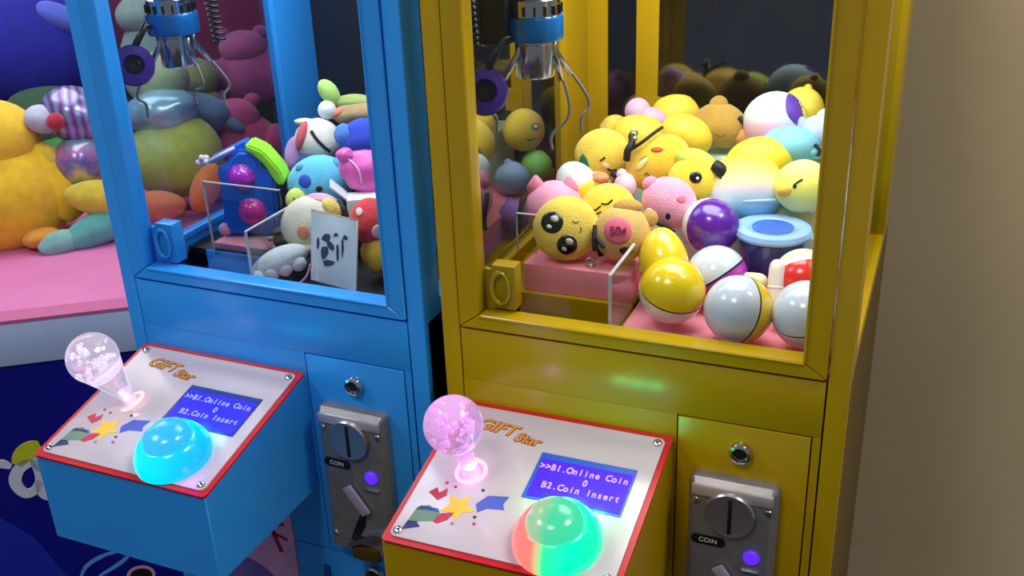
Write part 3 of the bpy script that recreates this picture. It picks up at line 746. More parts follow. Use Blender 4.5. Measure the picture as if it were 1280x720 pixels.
blob('body', banded('chick_band', 'Y', [(0, (226, 236, 160)), (.5, (240, 236, 110)), (.75, (250, 226, 120)), (1, (252, 214, 150))], .55, -.022, .022), t, (0, 0, 0), b[3:], lump=.03)
blob('beak', foamy((248, 190, 50)), t, (-.0135, -.0035, .0115), (.0085, .0062, .006), rz3(.2), .03)
stroke('brow', BLACK, t, b, [(-.0075, .0005), (-.005, .0028), (-.001, .0058)], .0009); patch('eye', BLACK, t, b, (-.0068, -.0005), (.0016, .0018))
t = toy('squishy_bun', 'mint green squishy bun beneath the pastel chick', 'toy', (.253, .202, .0505), frame=YF)
blob('body', banded('mint_band', 'Y', [(0, (230, 214, 140)), (.35, (236, 226, 150)), (.6, (190, 228, 196)), (1, (196, 230, 200))], .5, -.016, .016), t, (0, 0, 0), (.0245, .0165, .014), lump=.03); blob('nub', foamy((250, 244, 226)), t, (.009, .003, .0125), (.003, .003, .003), lump=0)
t = toy('squishy_bun', 'pale ice-blue squishy bun at the right frame, beside the slime tub lid', 'toy', (.287, .158, .043), frame=YF)
blob('body', foamy((200, 216, 240)), t, (0, 0, 0), (.0150, .0225, .014), lump=.04); blob('nub', foamy((214, 226, 244)), t, (-.006, .019, .004), (.006, .006, .005), lump=.02)

for nm, lb, loc, rr, colr in (
    ('squishy_bun', 'purple squishy bun low by the left glass, behind the pink cat squishy', (.030, .196, .021), (.0165, .0150, .014), (150, 100, 200)),
    ('squishy_bun', 'sky blue squishy bun behind the striped egg, near the left glass', (.050, .245, .042), (.0190, .0165, .016), (140, 180, 230)),
    ('squishy_bun', 'lime squishy bun in the rear left corner, low', (.042, .290, .042), (.0170, .0160, .015), (140, 220, 90))):
    t = toy(nm, lb, 'toy', loc, frame=YF)
    blob('body', foamy(colr), t, (0, 0, 0), rr, lump=.05, seed=loc[1] * 40); blob('nub', foamy(colr), t, (rr[0] * .5, rr[1] * .8, 0), (.005, .005, .004), lump=0)
b = (0, 0, 0, .0240, .0220, .017)
t = toy('emoji_plush', 'yellow face plush with orange cheek mirrored in the left glass', 'plush toy', (.056, .293, .078), frame=YF, yaw=-1.3)
blob('body', plush((248, 216, 60)), t, (0, 0, 0), b[3:], lump=.02); patch('cheek', flat((246, 160, 90)), t, b, (-.012, -.004), (.005, .005))
patch('eye', flat((130, 130, 110)), t, b, (-.002, .006), (.0055, .004)); patch('eye_white', WHITE, t, b, (-.002, .006), (.003, .002), th=.0012); stroke('mouth', BLACK, t, b, [(-.003, -.006), (.002, -.009), (.006, -.007)], .0006)

# ---- claws hanging over the prize chutes
def claw(label, F, x, y, zt, ends, disc, cable_side, bodym, black):
    root = tag(empty('crane_claw', mtx=F @ Matrix.Translation((x, y, zt))), label, 'claw')
    P = lambda n, bm, m, par=root, sm=.6: obj(n, bm, m, par, sm)
    rel = lambda p: Vector(p) - Vector((x, y, zt))
    P('motor_can', lathe(bmesh.new(), [(0, -.040), (.0145, -.040), (.0155, -.038), (.0155, -.014), (.0165, -.013), (.0165, .004), (.0205, .005), (.0205, .020), (.015, .021), (.015, .055), (0, .055)], 40), CHROME, root)
    P('blue_sleeve', lathe(bmesh.new(), [(.0206, -.011), (.0225, -.0105), (.023, -.009), (.023, .006), (.0225, .0075), (.0206, .008)], 44), bodym, root)
    bm = bmesh.new()
    for k in range(16):
        a = 2 * PI * k / 16; box(bm, -.0012, .0012, -.0008, .0008, -.0035, .0035)
        bm.verts.ensure_lookup_table()
        for v in bm.verts[-8:]: v.co = Matrix.Rotation(a, 3, 'Z') @ (v.co + Vector((.0212, 0, .0125)))
    P('cooling_fins', bm, BLACKPL, root, None)
    P('suspension_rod', tube(bmesh.new(), [(0, 0, .05), (0, 0, .318 - zt - .012)], .004, 12), STEEL)
    P('gantry_carriage', bx(-.024, .03, -.03, .03, .316 - zt - .014, .316 - zt - .001, bev=.002), BLACKPL)
    for k, e in enumerate(ends):
        e = rel(e); h = Vector((e.x, e.y, 0)); hn = h.normalized() if h.length > .002 else Vector((1, 0, 0))
        s = hn * .015 + Vector((0, 0, -.020)); mid = hn * max(.027, h.length * 1.15) + Vector((0, 0, (-.034 + e.z) / 2))
        pr = P('prong', tube(bmesh.new(), curve_pts([s, mid, e + Vector((0, 0, .012)), e], 8), .0013, 8), STEEL, root, 'all')
        P('prong_arm', tube(bmesh.new(), [s + Vector((0, 0, .012)), s, (s + mid) / 2], .0026, 8), CHROME, pr, 'all')
    if black: P('control_block', bx(-.034, -.012, -.028, -.004, -.012, .036, bev=.002), BLACKPL)
    d = rel(disc)
    nrm = (CAM - F @ Vector(disc)).normalized(); nrm = (F.to_3x3().inverted() @ nrm)
    q = Matrix.Translation(d) @ Vector((0, 0, 1)).rotation_difference(nrm + Vector((.1, 0, .1))).to_matrix().to_4x4()
    pm = mat('purple_plastic', (58, 26, 128), .25, coat=.4, var=.1)
    dk = P('cable_spool', lathe(bmesh.new(), [(.008, -.006), (.0165, -.006), (.018, -.004), (.018, .004), (.0165, .006), (.0095, .0065), (.008, .004)], 36, q), pm, root, .5)
    P('spool_core', lathe(bmesh.new(), [(.0082, -.004), (.0082, .003), (.005, .004), (.0042, .0015), (0, .0015)], 24, q), BLACKPL, dk, .5)
    P('spool_bracket', tube(bmesh.new(), [d + Vector((0, 0, .010)), d * .6 + Vector((0, 0, .02)), Vector((0, 0, .002)) + d.normalized() * .014], .0032, 10), BLACKPL, root, 'all')
    # coiled black cable
    cx, cy = cable_side; pts = []
    for k in range(260):
        a = k * .55; z = .088 - k * .00042
        pts.append((cx + .0052 * math.cos(a) + .00004 * k * (1 if cx > 0 else -.6), cy + .0052 * math.sin(a), z))
    P('coiled_cable', tube(bmesh.new(), pts, .0013, 6), BLACKPL, root, 'all')
    return root
sleeve = mat('sleeve_blue', (10, 110, 190), .25, .3, coat=.4, var=.05)
claw('chrome claw with blue sleeve hanging inside the blue machine', Matrix.Identity(4), .0405, .08, .222, [(.022, .048, .140), (.055, .078, .147), (.066, .104, .138)], (.027, .036, .190), (.026, .016), sleeve, False)
claw('claw with blue sleeve and black block hanging inside the yellow machine', YF, .056, .08, .228, [(.034, .050, .149), (.068, .082, .128), (.087, .100, .139)], (.031, .036, .184), (-.036, .006), sleeve, True)

# ---- toys in the blue machine
I4_ = Matrix.Identity(4)
R_ = Matrix.Translation((.066, .118, .0068)) @ Matrix.Rotation(.40, 4, 'Z') @ Matrix.Rotation(.05, 4, 'Y')
t = tag(empty('toy_house', mtx=R_), 'blue toy house with purple and pink popping domes and a lime roof', 'toy')
hs = [(-.027, .002), (-.024, 0), (.024, 0), (.027, .003), (.027, .026), (.0285, .030), (.0275, .036), (.0275, .052), (.0290, .060), (.025, .067), (.016, .070), (.013, .080), (.004, .088), (-.006, .088), (-.014, .081), (-.0185, .073), (-.0265, .070), (-.0275, .062), (-.0255, .056), (-.0255, .03)]
bm = poly_prism(bmesh.new(), hs, 'y', -.012, .012); bmesh.ops.recalc_face_normals(bm, faces=bm.faces)
bmesh.ops.bevel(bm, geom=[e for e in bm.edges if abs(e.verts[0].co.y - e.verts[1].co.y) < 1e-6], offset=.0035, segments=3, affect='EDGES')
obj('body', bm, mat('toy_house_blue', (16, 104, 226), .4, coat=.2, var=.04), t, .8)
for x, z, r_, cc in ((-.0045, .061, .0125, (176, 40, 190)), (.0035, .0265, .0125, (236, 40, 150))):
    Q = Matrix.Translation((x, -.0115, z)) @ Matrix.Rotation(PI / 2, 4, 'X')
    obj('popping_dome', lathe(bmesh.new(), [(r_ * 1.12, -.001), (r_ * 1.1, .0012), (r_ * .98, .0012), (r_ * .92, .0045), (r_ * .7, .0085), (r_ * .38, .0108), (0, .0115)], 32, Q), shiny(cc), t, 'all')
bm = poly_prism(bmesh.new(), [(.0005, .090), (.004, .0955), (.019, .0885), (.034, .0695), (.038, .0575), (.033, .0525), (.027, .0600), (.020, .0735), (.011, .083)], 'y', -.014, .016)
bmesh.ops.recalc_face_normals(bm, faces=bm.faces); bmesh.ops.bevel(bm, geom=list(bm.edges), offset=.002, segments=2, affect='EDGES')
obj('roof', bm, foamy((150, 232, 30)), t, .7)
bm = poly_prism(bmesh.new(), [(.002, .0905), (-.001, .0945), (-.036, .0765), (-.037, .0735), (-.034, .0725)], 'y', -.004, .014)
obj('roof', bm, mat('toy_house_blue', (16, 104, 226)), t, .7)
bm = tube(bmesh.new(), [(-.008, -.013, .0915), (-.036, -.013, .0765)], .0017, 8)
for k in range(5):
    q = bmesh.ops.create_icosphere(bm, subdivisions=2, radius=.0032); bmesh.ops.translate(bm, vec=(-.037 - .0035 * (k % 3), -.013 + .003 * (k % 2), .077 + .003 * (k // 2) - .002 * (k % 3)), verts=q['verts'])
obj('beaded_cord', bm, shiny((226, 216, 226)), t, 'all')
obj('foot', ell(bmesh.new(), (-.026, -.008, .006), (.007, .006, .0065)), foamy((246, 150, 190)), t, 'all')
b = (0, 0, 0, .0325, .0280, .024)
t = toy('bear_plush', 'sky blue round-headed plush holding a lime button nose, in the blue machine', 'plush toy', (.130, .150, .054))
blob('head', plush((86, 190, 232)), t, (0, 0, 0), b[3:], lump=.03)
blob('ear', plush((70, 160, 220)), t, (.0195, .0165, .010), (.0072, .0078, .006), lump=.03); blob('ear', plush((60, 140, 190)), t, (-.017, .0165, .012), (.005, .004, .004), lump=.03)
patch('cheek', flat((36, 80, 190)), t, b, (-.0145, .0035), (.0062, .0066)); patch('nose', BLACK, t, b, (-.0018, -.0052), (.0035, .003))
mz = blob('snout', plush((214, 224, 96)), t, (-.0245, -.0135, .0165), (.0105, .0115, .0075), lump=.02)
for s in (-1, 1): patch('nostril', flat((110, 110, 30)), mz, (-.0245, -.0135, .0165, .0105, .0115, .0075), (-.0245 + s * .0022, -.0135), (.0011, .0032))
blob('scarf', plush((120, 176, 214)), t, (.002, -.021, .012), (.019, .0075, .010), lump=.1)
t = toy('penguin_plush', 'cream plush with a black stripe, red band and mauve fin', 'plush toy', (.104, .193, .0835))
b = (0, 0, 0, .0240, .0225, .019)
blob('body', plush((232, 220, 204)), t, (0, 0, 0), b[3:], rz3(-.3), .05)
blob('fin', plush((196, 136, 196)), t, (-.0262, -.010, .004), (.0088, .0165, .004), rz3(-.25), .05)
blob('band', plush((216, 66, 84)), t, (-.0155, .006, .006), (.006, .0155, .012), rz3(-.35), .04)
blob('foot', plush((24, 44, 120)), t, (-.014, -.0215, .009), (.0115, .0095, .010), lump=.05)
blob('foot', plush((24, 44, 120)), t, (.008, -.0225, .006), (.0085, .0075, .008), lump=.05)
stroke('stripe', BLACK, t, b, [(-.006, .010), (-.002, .002), (.004, -.006), (.010, -.012)], .0018); blob('crest', plush((240, 236, 230)), t, (-.010, .0195, .002), (.012, .004, .005), rz3(-.15), .05)
t = toy('bird_plush', 'brown and green bird plush with a tall white tuft, topmost in the blue machine', 'plush toy', (.137, .226, .108))
blob('body', plush((178, 140, 92)), t, (.002, -.002, 0), (.0325, .0125, .016), lump=.06); blob('wing', plush((150, 168, 84)), t, (-.004, .009, -.002), (.022, .0085, .012), rz3(-.1), .08)
blob('head', plush((172, 214, 96)), t, (-.030, .0215, .001), (.0095, .014, .009), rz3(.55), .05); blob('tuft', plush((228, 214, 176)), t, (.018, .024, -.002), (.0085, .0215, .008), rz3(-.15), .1)
blob('beak', plush((226, 120, 90)), t, (-.023, .000, .006), (.0085, .0045, .006), rz3(.4), .03)
blob('puff', plush((226, 228, 236)), t, (-.0335, .0035, .004), (.0095, .0098, .009), lump=.03)
t = toy('fuzzy_ball', 'deep blue fuzzy ball plush beneath the brown bird', 'plush toy', (.158, .193, .089))
blob('body', plush((22, 52, 190)), t, (0, 0, 0), (.0240, .0205, .018), lump=.08); blob('tuft', plush((60, 120, 210)), t, (-.019, .006, .004), (.010, .011, .009), lump=.08)
t = toy('gift_pouch', 'shiny magenta fabric pouch gathered at the neck, by the right frame of the blue machine', 'pouch', (.180, .152, .074))
blob('bag', mat('magenta_satin', (236, 96, 190), .35, bump=.6, bscale=60, sheen=.2, var=.15, vscale=40), t, (.002, -.003, 0), (.0245, .0205, .014), rz3(-.3), .16, 4)
blob('gathered_neck', mat('magenta_satin', (236, 96, 190)), t, (-.016, .0135, .004), (.0085, .0075, .006), lump=.2, seed=2)
stroke('cord', flat((246, 190, 224)), t, (.002, -.003, 0, .0245, .0205, .014), [(-.014, .010), (-.008, .004), (-.004, -.004), (-.003, -.014)], .0010)
t = tag(empty('paper_box', mtx=Matrix.Translation((.192, .137, .022)) @ Matrix.Rotation(.55, 4, 'Z')), 'plain white paper box with a half-open flap, under the magenta pouch', 'box')
obj('carton', bx(-.021, .021, -.012, .012, 0, .031, bev=.0006), flat((236, 238, 238)), t, .6)
bm = poly_prism(bmesh.new(), [(-.021, .031), (-.020, .032), (-.034, .046), (-.035, .045)], 'y', -.012, .012); obj('flap', bm, flat((220, 222, 226)), t)
t = toy('mushroom_toy', 'red-capped toy with white spot and yellow body, by the right frame of the blue machine', 'toy', (.230, .083, .026))
blob('body', mat('amber_plush', (226, 176, 60), .9, bump=.7, bscale=600, var=.15), t, (.003, -.006, 0), (.0185, .0200, .015), lump=.05)
b = (-.003, .0225, .003, .0200, .0215, .017)
blob('cap', plush((226, 40, 46)), t, b[:3], b[3:], rz3(.15), .03); patch('spot', flat((240, 196, 196)), t, b, (.0025, .0125), (.0062, .0065)); patch('spot', flat((240, 210, 205)), t, b, (-.013, .032), (.003, .004))
t = toy('rice_ball_plush', 'big cream plush with orange cheek and yellow crest, behind the printed packet', 'plush toy', (.158, .087, .037))
b = (0, 0, 0, .0280, .0270, .022)
blob('body', plush((226, 214, 196)), t, (0, 0, 0), b[3:], lump=.04); patch('cheek', flat((236, 150, 106)), t, b, (-.0085, -.0065), (.0055, .0070))
blob('crest', plush((246, 206, 96)), t, (.0205, .0115, .012), (.0085, .0120, .008), rz3(.5), .06); blob('bow', plush((234, 170, 200)), t, (.0125, .0215, .004), (.015, .0062, .008), rz3(-.25), .12)
blob('foot', plush((206, 196, 150)), t, (-.004, -.022, .010), (.010, .006, .009), lump=.06); strap(t, [(.026, .018, .010), (.031, .010, .014), (.032, .000, .014)], .0024)
# printed packet leaning on the cream plush
pk = toy('printed_packet', 'clear-edged white packet with dark printing, leaning in the front of the blue machine', 'packet', (.207, .0475, .0325), roll=-.14, yaw=-.55)
bm = bmesh.new(); n = 10; g = []
for i in range(n + 1):
    row = []
    for j in range(n + 1):
        u, v = i / n * 2 - 1, j / n * 2 - 1; row.append((u * .0235, v * .0315 + .004 * u * -1, .0035 * (1 - u * u) * (1 - v * v)))
    g.append(row)
F_ = [[bm.verts.new((p[0], p[1], p[2] + .0004)) for p in r_] for r_ in g]; B_ = [[bm.verts.new((p[0], p[1], -p[2] - .0004)) for p in r_] for r_ in g]
for i in range(n):
    for j in range(n):
        bm.faces.new((F_[i][j], F_[i + 1][j], F_[i + 1][j + 1], F_[i][j + 1])); bm.faces.new((B_[i][j], B_[i][j + 1], B_[i + 1][j + 1], B_[i + 1][j]))
rim = [(i, 0) for i in range(n)] + [(n, j) for j in range(n)] + [(i, n) for i in range(n, 0, -1)] + [(0, j) for j in range(n, 0, -1)]
for (a, c_), (d_, e_) in zip(rim, rim[1:] + rim[:1]): bm.faces.new((F_[a][c_], B_[a][c_], B_[d_][e_], F_[d_][e_]))
pq = obj('packet_body', bm, mat('packet_film', (214, 222, 230), .25, coat=.5, var=.05, vscale=60), pk, .9)
bm = bmesh.new(); rnd = random.Random(11)
for (u, v, w_, h_, a_) in ((-.006, .011, .0055, .0042, .3), (-.008, -.001, .0045, .0075, -.2), (-.001, .004, .0035, .0055, .5), (-.004, -.011, .0065, .0035, .2), (.006, -.001, .0018, .010, 0), (.0105, .002, .0012, .011, 0), (.013, .012, .0028, .0028, .8), (-.015, .006, .002, .006, 0), (.004, .014, .003, .002, .4)):
    pts = [(w_ * rnd.uniform(.6, 1.1) * math.cos(k * PI / 4), h_ * rnd.uniform(.6, 1.1) * math.sin(k * PI / 4)) for k in range(8)]
    z = .0041 * (1 - (u / .0235) ** 2) * (1 - (v / .0315) ** 2) + .0004
    poly_prism(bm, [(u + p[0] * math.cos(a_) - p[1] * math.sin(a_), v + .0 + p[0] * math.sin(a_) + p[1] * math.cos(a_)) for p in pts], 'z', z - .002, z + .0001)
obj('printing', bm, flat((52, 66, 104)), pk)
bm = tube(bmesh.new(), [(-.0235, .0355, 0), (.0235, .0275, 0)], .0007, 6); tube(bm, [(.0235, .0275, 0), (.0235, -.0355, 0)], .0007, 6); obj('sealed_edge', bm, flat((200, 170, 150)), pk, 'all')
t = toy('shell_plush', 'pale grey scallop-edged plush lying flat beside the clear guard', 'plush toy', (.151, .043, .0125), pitch=.1)
blob('body', plush((196, 200, 206)), t, (0, .004, 0), (.0275, .0125, .012), rz3(.30), .06)
for k in range(4): blob('scallop', plush((186, 190, 200)), t, (-.022 + .0125 * k, -.0085 + .0028 * k, .006), (.0072, .0072, .0062), lump=.04, seed=k)
t = toy('gold_charm', 'small brown and gold charm with glassy beads behind the clear guard', 'charm', (.118, .096, .0095))
blob('body', foamy((142, 96, 44)), t, (0, .003, 0), (.0105, .0100, .008), lump=.12); blob('cap', foamy((96, 100, 60)), t, (-.001, .0115, 0), (.009, .005, .007), lump=.1)
for k, (u, v) in enumerate(((.011, .011), (.012, .003), (-.013, .006), (-.011, -.003), (.009, -.006), (-.002, -.008))): blob('bead', shiny((226, 220, 224)), t, (u, v, .004), (.0026, .0026, .0026), lump=0, seg=14)
t = toy('pink_tassel', 'thin pink tassel charm lying at the front edge of the blue machine', 'charm', (.181, .026, .0045))
obj('cord', tube(bmesh.new(), curve_pts([(.012, .017, .004), (.008, .008, .003), (.003, .003, .002), (-.004, -.001, .001)], 8), .0011, 8), flat((196, 120, 150)), t, 'all')
blob('tassel', plush((226, 110, 150)), t, (-.010, -.003, 0), (.0085, .0035, .0035), rz3(.3), .1); blob('bead', shiny((235, 235, 240)), t, (-.002, -.001, .002), (.0022, .0022, .0022), lump=0, seg=14)

# ------------------------------------------------------------------ large prize display standing behind, turned 35 degrees
LF = Matrix.Translation((-.304, .3, -.213)) @ Matrix.Rotation(math.radians(35.02), 4, 'Z')
dp = tag(empty('prize_display', mtx=LF), 'large prize display with pink platform and navy graphic front, left of the blue machine', 'prize display')
P = lambda n, bm, m, par=dp, sm=.6: obj(n, bm, m, par, sm)
x0, x1, zf = -.75, .36, -.737
navyp = mat('navy_graphic_panel', (14, 18, 140), .3, var=.15, vscale=4)
fp = P('front_panel', bx(x0, x1, .0, .03, zf, -.0668), navyp)
P('ledge', bx(x0, x1, -.004, .03, -.0668, -.004, bev=.002), mat('pale_ledge', (196, 214, 250), .4, var=.03))
P('trim_strip', bx(x0, x1, -.0045, .03, -.004, .0005), mat('rose_trim', (206, 110, 160), .4, var=.03))
P('platform', bx(x0, x1, .0301, .78, -.03, 0), mat('pink_platform', (226, 128, 186), .6, bump=.2, bscale=60, var=.06, vscale=9))
P('plush_riser', bx(x0, x1, .585, .779, 0, .12), mat('dark_green_felt', (18, 40, 26), .9, var=.2))
P('side_panel', bx(x1, x1 + .015, .0, .8, zf, .75), navyp); P('side_panel', bx(x0 - .015, x0, .0, .8, zf, .75), navyp)
P('back_panel', bx(x0, x1, .78, .8, zf, .75), mat('magenta_backdrop', (150, 40, 96), .7, var=.35, vscale=6))
P('canopy', bx(x0 - .015, x1 + .015, .0, .8, .7501, .86), navyp)
cream = flat((236, 236, 250))
def ribbon(name, ctrl, w0, m, h=-.0012, par=fp):
    pts = curve_pts([(a, 0, c_) for a, c_ in ctrl], 10); bm = bmesh.new(); L_, R2 = [], []
    for i, p in enumerate(pts):
        d = (pts[min(i + 1, len(pts) - 1)] - pts[max(i - 1, 0)]).normalized(); nn = Vector((-d.z, 0, d.x))
        ww = w0 * (w0 and (.55 + .45 * math.sin(PI * i / (len(pts) - 1))))
        L_.append(((p + nn * ww).x, (p + nn * ww).z)); R2.append(((p - nn * ww).x, (p - nn * ww).z))
    for i in range(len(pts) - 1):
        q = [L_[i], L_[i + 1], R2[i + 1], R2[i]]
        poly_prism(bm, q, 'y', h, .001)
    return obj(name, bm, m, par, None)
ribbon('printed_letter', [(-.1725, -.217), (-.165, -.245), (-.168, -.275), (-.158, -.284)], .013, cream)
ribbon('printed_letter', [(-.166, -.238), (-.178, -.224), (-.196, -.232), (-.205, -.252), (-.197, -.272), (-.183, -.270), (-.173, -.255)], .0085, cream)
ribbon('printed_letter', [(-.205, -.226), (-.216, -.219), (-.226, -.221)], .007, cream)
ribbon('printed_leaf', [(-.197, -.224), (-.187, -.211), (-.172, -.201), (-.160, -.198)], .0135, flat((224, 226, 40)))
bluel = flat((100, 170, 250))
ribbon('printed_swirl', [(-.155, -.440), (-.140, -.416), (-.115, -.402), (-.085, -.396)], .003, bluel); ribbon('printed_swirl', [(-.125, -.437), (-.100, -.424), (-.082, -.412), (-.072, -.398)], .003, bluel)
bm = poly_prism(bmesh.new(), [(-.28, -.30), (-.25, -.295), (-.20, -.35), (-.165, -.44), (-.28, -.48)], 'y', -.0006, .001); obj('printed_shape', bm, flat((20, 44, 190)), fp)
for rr, h, m in ((.021, -.001, flat((226, 176, 190))), (.016, -.0014, flat((30, 14, 26)))):
    bm = poly_prism(bmesh.new(), [(-.066 + rr * math.cos(t_), -.447 + rr * .8 * math.sin(t_)) for t_ in [2 * PI * k / 28 for k in range(28)]], 'y', h, .001); obj('printed_dot', bm, m, fp)
irid = banded('iridescent', 'Y', [(0, (90, 150, 230)), (.25, (60, 150, 210)), (.4, (210, 200, 140)), (.55, (120, 120, 190)), (.75, (190, 130, 190)), (1, (150, 190, 210))], .25, -.05, .05, wob=.07)
irid.node_tree.nodes['Principled BSDF'].inputs['Metallic'].default_value = .35
sequin = banded('sequin_stripe', 'X', [(k / 12, ((150, 170, 214), (120, 60, 140))[k % 2]) for k in range(13)], .25, -.04, .04, wob=.012)
sequin.node_tree.nodes['Principled BSDF'].inputs['Metallic'].default_value = .4
LT = lambda n, l, c_, loc, **k: toy(n, l, c_, loc, frame=LF, **k)
t = LT('chick_plush', 'large yellow chick plush with a drooping wing, at the left edge of the display', 'plush toy', (-.208, .325, .075))
blob('body', plush((238, 190, 20)), t, (0, -.005, 0), (.092, .090, .075), lump=.06); blob('head', plush((236, 192, 30)), t, (-.004, .085, .005), (.070, .062, .06), lump=.05)
blob('wing', plush((244, 198, 20)), t, (.070, .005, .035), (.034, .064, .022), rz3(.22), .08); blob('foot', plush((226, 150, 30)), t, (.03, -.075, .05), (.03, .016, .03), lump=.05)
t = LT('round_plush', 'huge dark blue round plush with a pale squiggle, upper left of the display', 'plush toy', (-.215, .60, .258))
b = (0, 0, 0, .150, .112, .07)
blob('body', mat('navy_fleece', (22, 30, 150), .85, bump=.6, bscale=500, var=.15, vscale=30), t, (0, 0, 0), b[3:], rz3(-.25), .04); stroke('squiggle', flat((150, 160, 230)), t, b, [(-.06, .055), (-.045, .048), (-.035, .058), (-.045, .066)], .004)
blob('fin', plush((60, 80, 200)), t, (.075, .035, .04), (.045, .024, .026), rz3(-.6), .05)
t = LT('dinosaur_plush', 'green plush half hidden between the yellow chick and the duck', 'plush toy', (-.157, .530, .08))
blob('body', plush((40, 120, 60)), t, (0, -.03, 0), (.085, .075, .06), lump=.06); blob('head', plush((24, 66, 40)), t, (-.02, .055, -.01), (.075, .065, .055), lump=.06); blob('arm', plush((46, 130, 70)), t, (.055, -.01, .03), (.026, .045, .03), rz3(.3), .05)
t = LT('puppy_plush', 'silver sequined puppy plush with red nose and pale muzzle', 'plush toy', (-.093, .335, .135))
blob('head', sequin, t, (.004, .052, 0), (.052, .044, .042), rz3(-.6), .05); blob('muzzle', plush((186, 190, 226)), t, (-.045, .052, .012), (.026, .022, .022), rz3(-.4), .04)
blob('nose', plush((176, 22, 50)), t, (-.026, .045, .040), (.0135, .0135, .012), lump=0); blob('body', irid, t, (-.002, -.020, .004), (.040, .042, .034), lump=.08, seed=2); blob('paw', plush((226, 196, 50)), t, (-.044, -.008, .008), (.012, .020, .012), rz3(.3), .05)
t = LT('fish_plush', 'pale teal long plush lying on the pink platform', 'plush toy', (-.085, .262, .026))
blob('body', plush((78, 176, 170)), t, (.018, .0, 0), (.066, .026, .024), rz3(.25), .06); blob('tail', plush((120, 190, 180)), t, (-.048, -.014, .003), (.034, .019, .014), rz3(.12), .06)
t = LT('duck_plush', 'big lime-bellied duck plush with orange feet, seen through the blue machine glass', 'plush toy', (.046, .375, .098))
blob('belly', plush((178, 186, 62)), t, (0, 0, 0), (.078, .070, .06), lump=.05)
for c_, r_, a in (((-.118, -.052, .07), (.058, .028, .026), -.25), ((-.045, -.075, .062), (.048, .024, .028), -.1), ((.036, -.058, .055), (.023, .042, .026), -.5)):
    f_ = blob('foot', plush((214, 190, 44)) if a == -.25 else plush((232, 110, 50)), t, c_, r_, rz3(a), .05)
blob('scarf', irid, t, (-.012, .072, .012), (.060, .036, .045), lump=.14, seed=5); blob('head', plush((150, 170, 130)), t, (-.008, .125, -.02), (.052, .045, .045), lump=.05)
t = LT('seal_plush', 'grey-green plush high on the pile behind the blue machine claw', 'plush toy', (.006, .605, .235))
blob('body', plush((128, 150, 146)), t, (0, -.03, 0), (.056, .085, .05), lump=.06); blob('head', plush((150, 168, 160)), t, (-.006, .056, .008), (.044, .036, .04), lump=.04); patch('eye', BLACK, t, (-.006, .056, .008, .044, .036, .04), (.008, .056), (.006, .007))
t = LT('frog_plush', 'olive round plush beside the grey-green one, seen through glass', 'plush toy', (.079, .555, .181))
blob('body', plush((120, 124, 66)), t, (0, 0, 0), (.042, .038, .036), lump=.05); blob('foot', plush((104, 110, 60)), t, (.012, -.034, .012), (.026, .014, .018), lump=.05)
t = LT('whale_plush', 'blue-grey whale plush resting above the duck scarf', 'plush toy', (.078, .475, .142))
blob('body', plush((84, 116, 150)), t, (0, 0, 0), (.062, .034, .04), rz3(-.25), .06); blob('tail', plush((74, 104, 140)), t, (.058, -.028, .004), (.024, .012, .018), rz3(-.6), .06)
for nm, lb, loc, r_, c_, sd in (
    ('bear_plush', 'crimson plush bear low in the pile behind the toy house', (.146, .50, .066), (.072, .062, .05), (176, 44, 96), 1),
    ('bear_plush', 'dusky magenta plush bear at the top right of the display', (.172, .625, .165), (.070, .060, .05), (150, 48, 110), 2),
    ('bear_plush', 'small rose plush bear resting on the pink platform by the blue rail', (.095, .425, .030), (.046, .034, .034), (190, 60, 120), 3),
    ('bear_plush', 'violet plush bear between the duck and the crimson bear', (.108, .535, .092), (.034, .046, .03), (126, 40, 150), 4)):
    t = LT(nm, lb, 'plush toy', loc)
    blob('body', plush(c_), t, (0, 0, 0), r_, rz3(.1 * sd), .08, sd)
    hd = blob('head', plush(tuple(min(255, v + 12) for v in c_)), t, (-r_[0] * .1, r_[1] * .85, r_[2] * .3), (r_[0] * .62, r_[1] * .55, r_[2] * .7), lump=.05, seed=sd)
    for s in (-1, 1):
        blob('arm', plush(c_), t, (s * r_[0] * .72, r_[1] * .1, r_[2] * .45), (r_[0] * .3, r_[1] * .5, r_[2] * .4), rz3(s * -.5), .05)
        blob('ear', plush(c_), t, (-r_[0] * .1 + s * r_[0] * .48, r_[1] * 1.3, r_[2] * .25), (r_[0] * .2, r_[1] * .2, r_[2] * .2), lump=0)
t = LT('banana_plush', 'lime yellow plush at the very top left behind the blue machine', 'plush toy', (-.135, .715, .31))
blob('body', plush((196, 206, 70)), t, (0, 0, 0), (.060, .065, .05), lump=.06); blob('tip', plush((160, 176, 50)), t, (-.03, .055, .01), (.02, .03, .02), rz3(.5), .05)


# ------------------------------------------------------------------ lights
def area(name, loc, size, power, col=(1, 1, 1), rot=(0, 0, 0), sy=None):
    l = bpy.data.lights.new(name, 'AREA'); l.energy = power; l.color = col; l.size = size
    if sy: l.shape = 'RECTANGLE'; l.size_y = sy
    o = bpy.data.objects.new(name, l); C.objects.link(o); o.location = loc; o.rotation_euler = rot
    return o
def point(name, loc, power, col, r=.01):
    l = bpy.data.lights.new(name, 'POINT'); l.energy = power; l.color = col; l.shadow_soft_size = r
    o = bpy.data.objects.new(name, l); C.objects.link(o); o.location = loc; return o
area('cabinet_lamp', (.16, .15, .316), .26, 1.2, (.95, .98, 1), sy=.2)
area('cabinet_lamp', yw((.16, .15, .316)), .26, 1.5, (1, .98, .95), sy=.2)
_d = LF @ Vector((-.15, .36, .74)); area('display_lamp', _d, .7, 4.6, (1, .97, .97), sy=.5)
area('ceiling_or_fill_light', (.22, -1.25, 1.8), .5, 17, (1, .95, .90))
area('ceiling_or_fill_light', (1.6, .0, 1.8), .6, 27, (1, .95, .86))  # fill light added to brighten the tan wall; no such lamp is seen
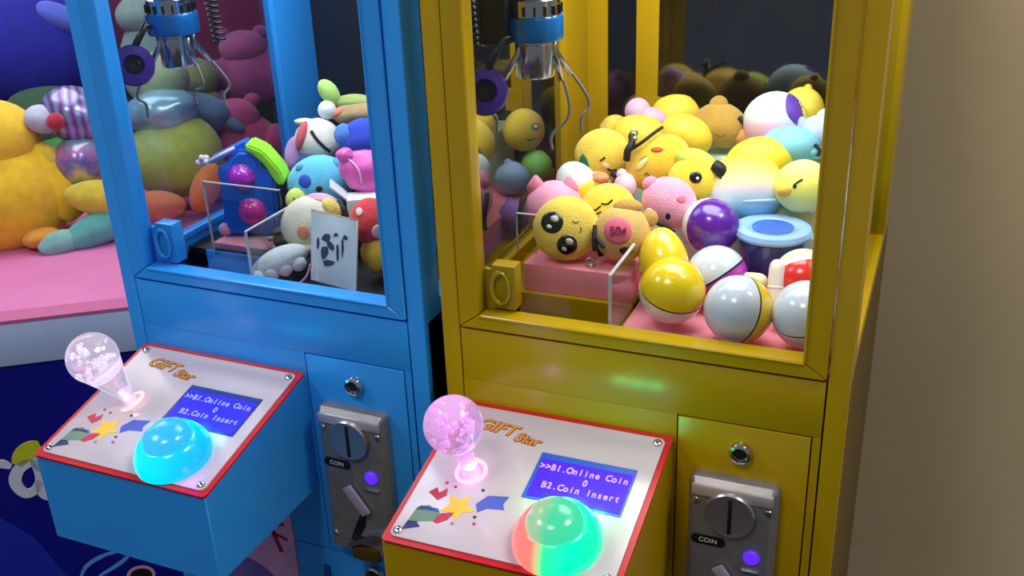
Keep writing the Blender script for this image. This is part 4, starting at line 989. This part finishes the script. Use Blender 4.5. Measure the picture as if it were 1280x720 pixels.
area('ceiling_or_fill_light', (-1.3, -.7, 1.8), .7, 27, (.8, .9, 1))  # bluish fill light added for the blue machine's left side and display front
def pl(F, u, v, h):
    th = math.atan2(.0345, .15)
    return F @ (Matrix.Translation((.0148, -.15, -.1045)) @ Matrix.Rotation(th, 4, 'X') @ Vector((u, v, h)))
I4 = Matrix.Identity(4)
point('joystick_led', pl(I4, .046, .074, .012), .006, (1, .6, .7), .004)
point('joystick_led', pl(YF, .040, .077, .012), .010, (1, .35, .95), .004)
for u in (.108, .1265, .145):  # unseen lights added behind each button so its glow reflects in the front
    v = .0314 + math.sqrt(.0375 ** 2 - (u - .1265) ** 2)
    point('button_glow_light', pl(YF, u, v, .011), .034, (.05, 1, .3), .007)
    point('button_glow_light', pl(I4, u, v, .011), .010, (.05, .6, 1), .007)
point('button_glow_light', pl(I4, .158, .012, .010), .006, (.25, .0, 1), .004)  # unseen light added for the violet glow on the panel

w = bpy.data.worlds.new('world'); bpy.context.scene.world = w; w.use_nodes = True
w.node_tree.nodes['Background'].inputs[0].default_value = (.75, .78, .9, 1); w.node_tree.nodes['Background'].inputs[1].default_value = .22

# ------------------------------------------------------------------ camera
cam = bpy.data.cameras.new('camera'); co = bpy.data.objects.new('camera', cam); C.objects.link(co)
cam.sensor_width = 36; cam.lens = 1316.54 / 1280 * 36; cam.clip_start = .02
yaw, pitch, roll = 0.4216, -0.4246, -0.0407
f = Vector((-math.sin(yaw) * math.cos(pitch), math.cos(yaw) * math.cos(pitch), math.sin(pitch)))
r0 = Vector((math.cos(yaw), math.sin(yaw), 0)); u0 = r0.cross(f)
R = r0 * math.cos(roll) + u0 * math.sin(roll); U = -r0 * math.sin(roll) + u0 * math.cos(roll)
mm = Matrix((R, U, -f)).transposed().to_4x4(); mm.translation = CAM
co.matrix_world = mm
sc = bpy.context.scene; sc.camera = co
sc.view_settings.view_transform = 'Standard'; sc.view_settings.look = 'None'
sc.view_settings.exposure = 0; sc.view_settings.gamma = 1; sc.view_settings.use_curve_mapping = False
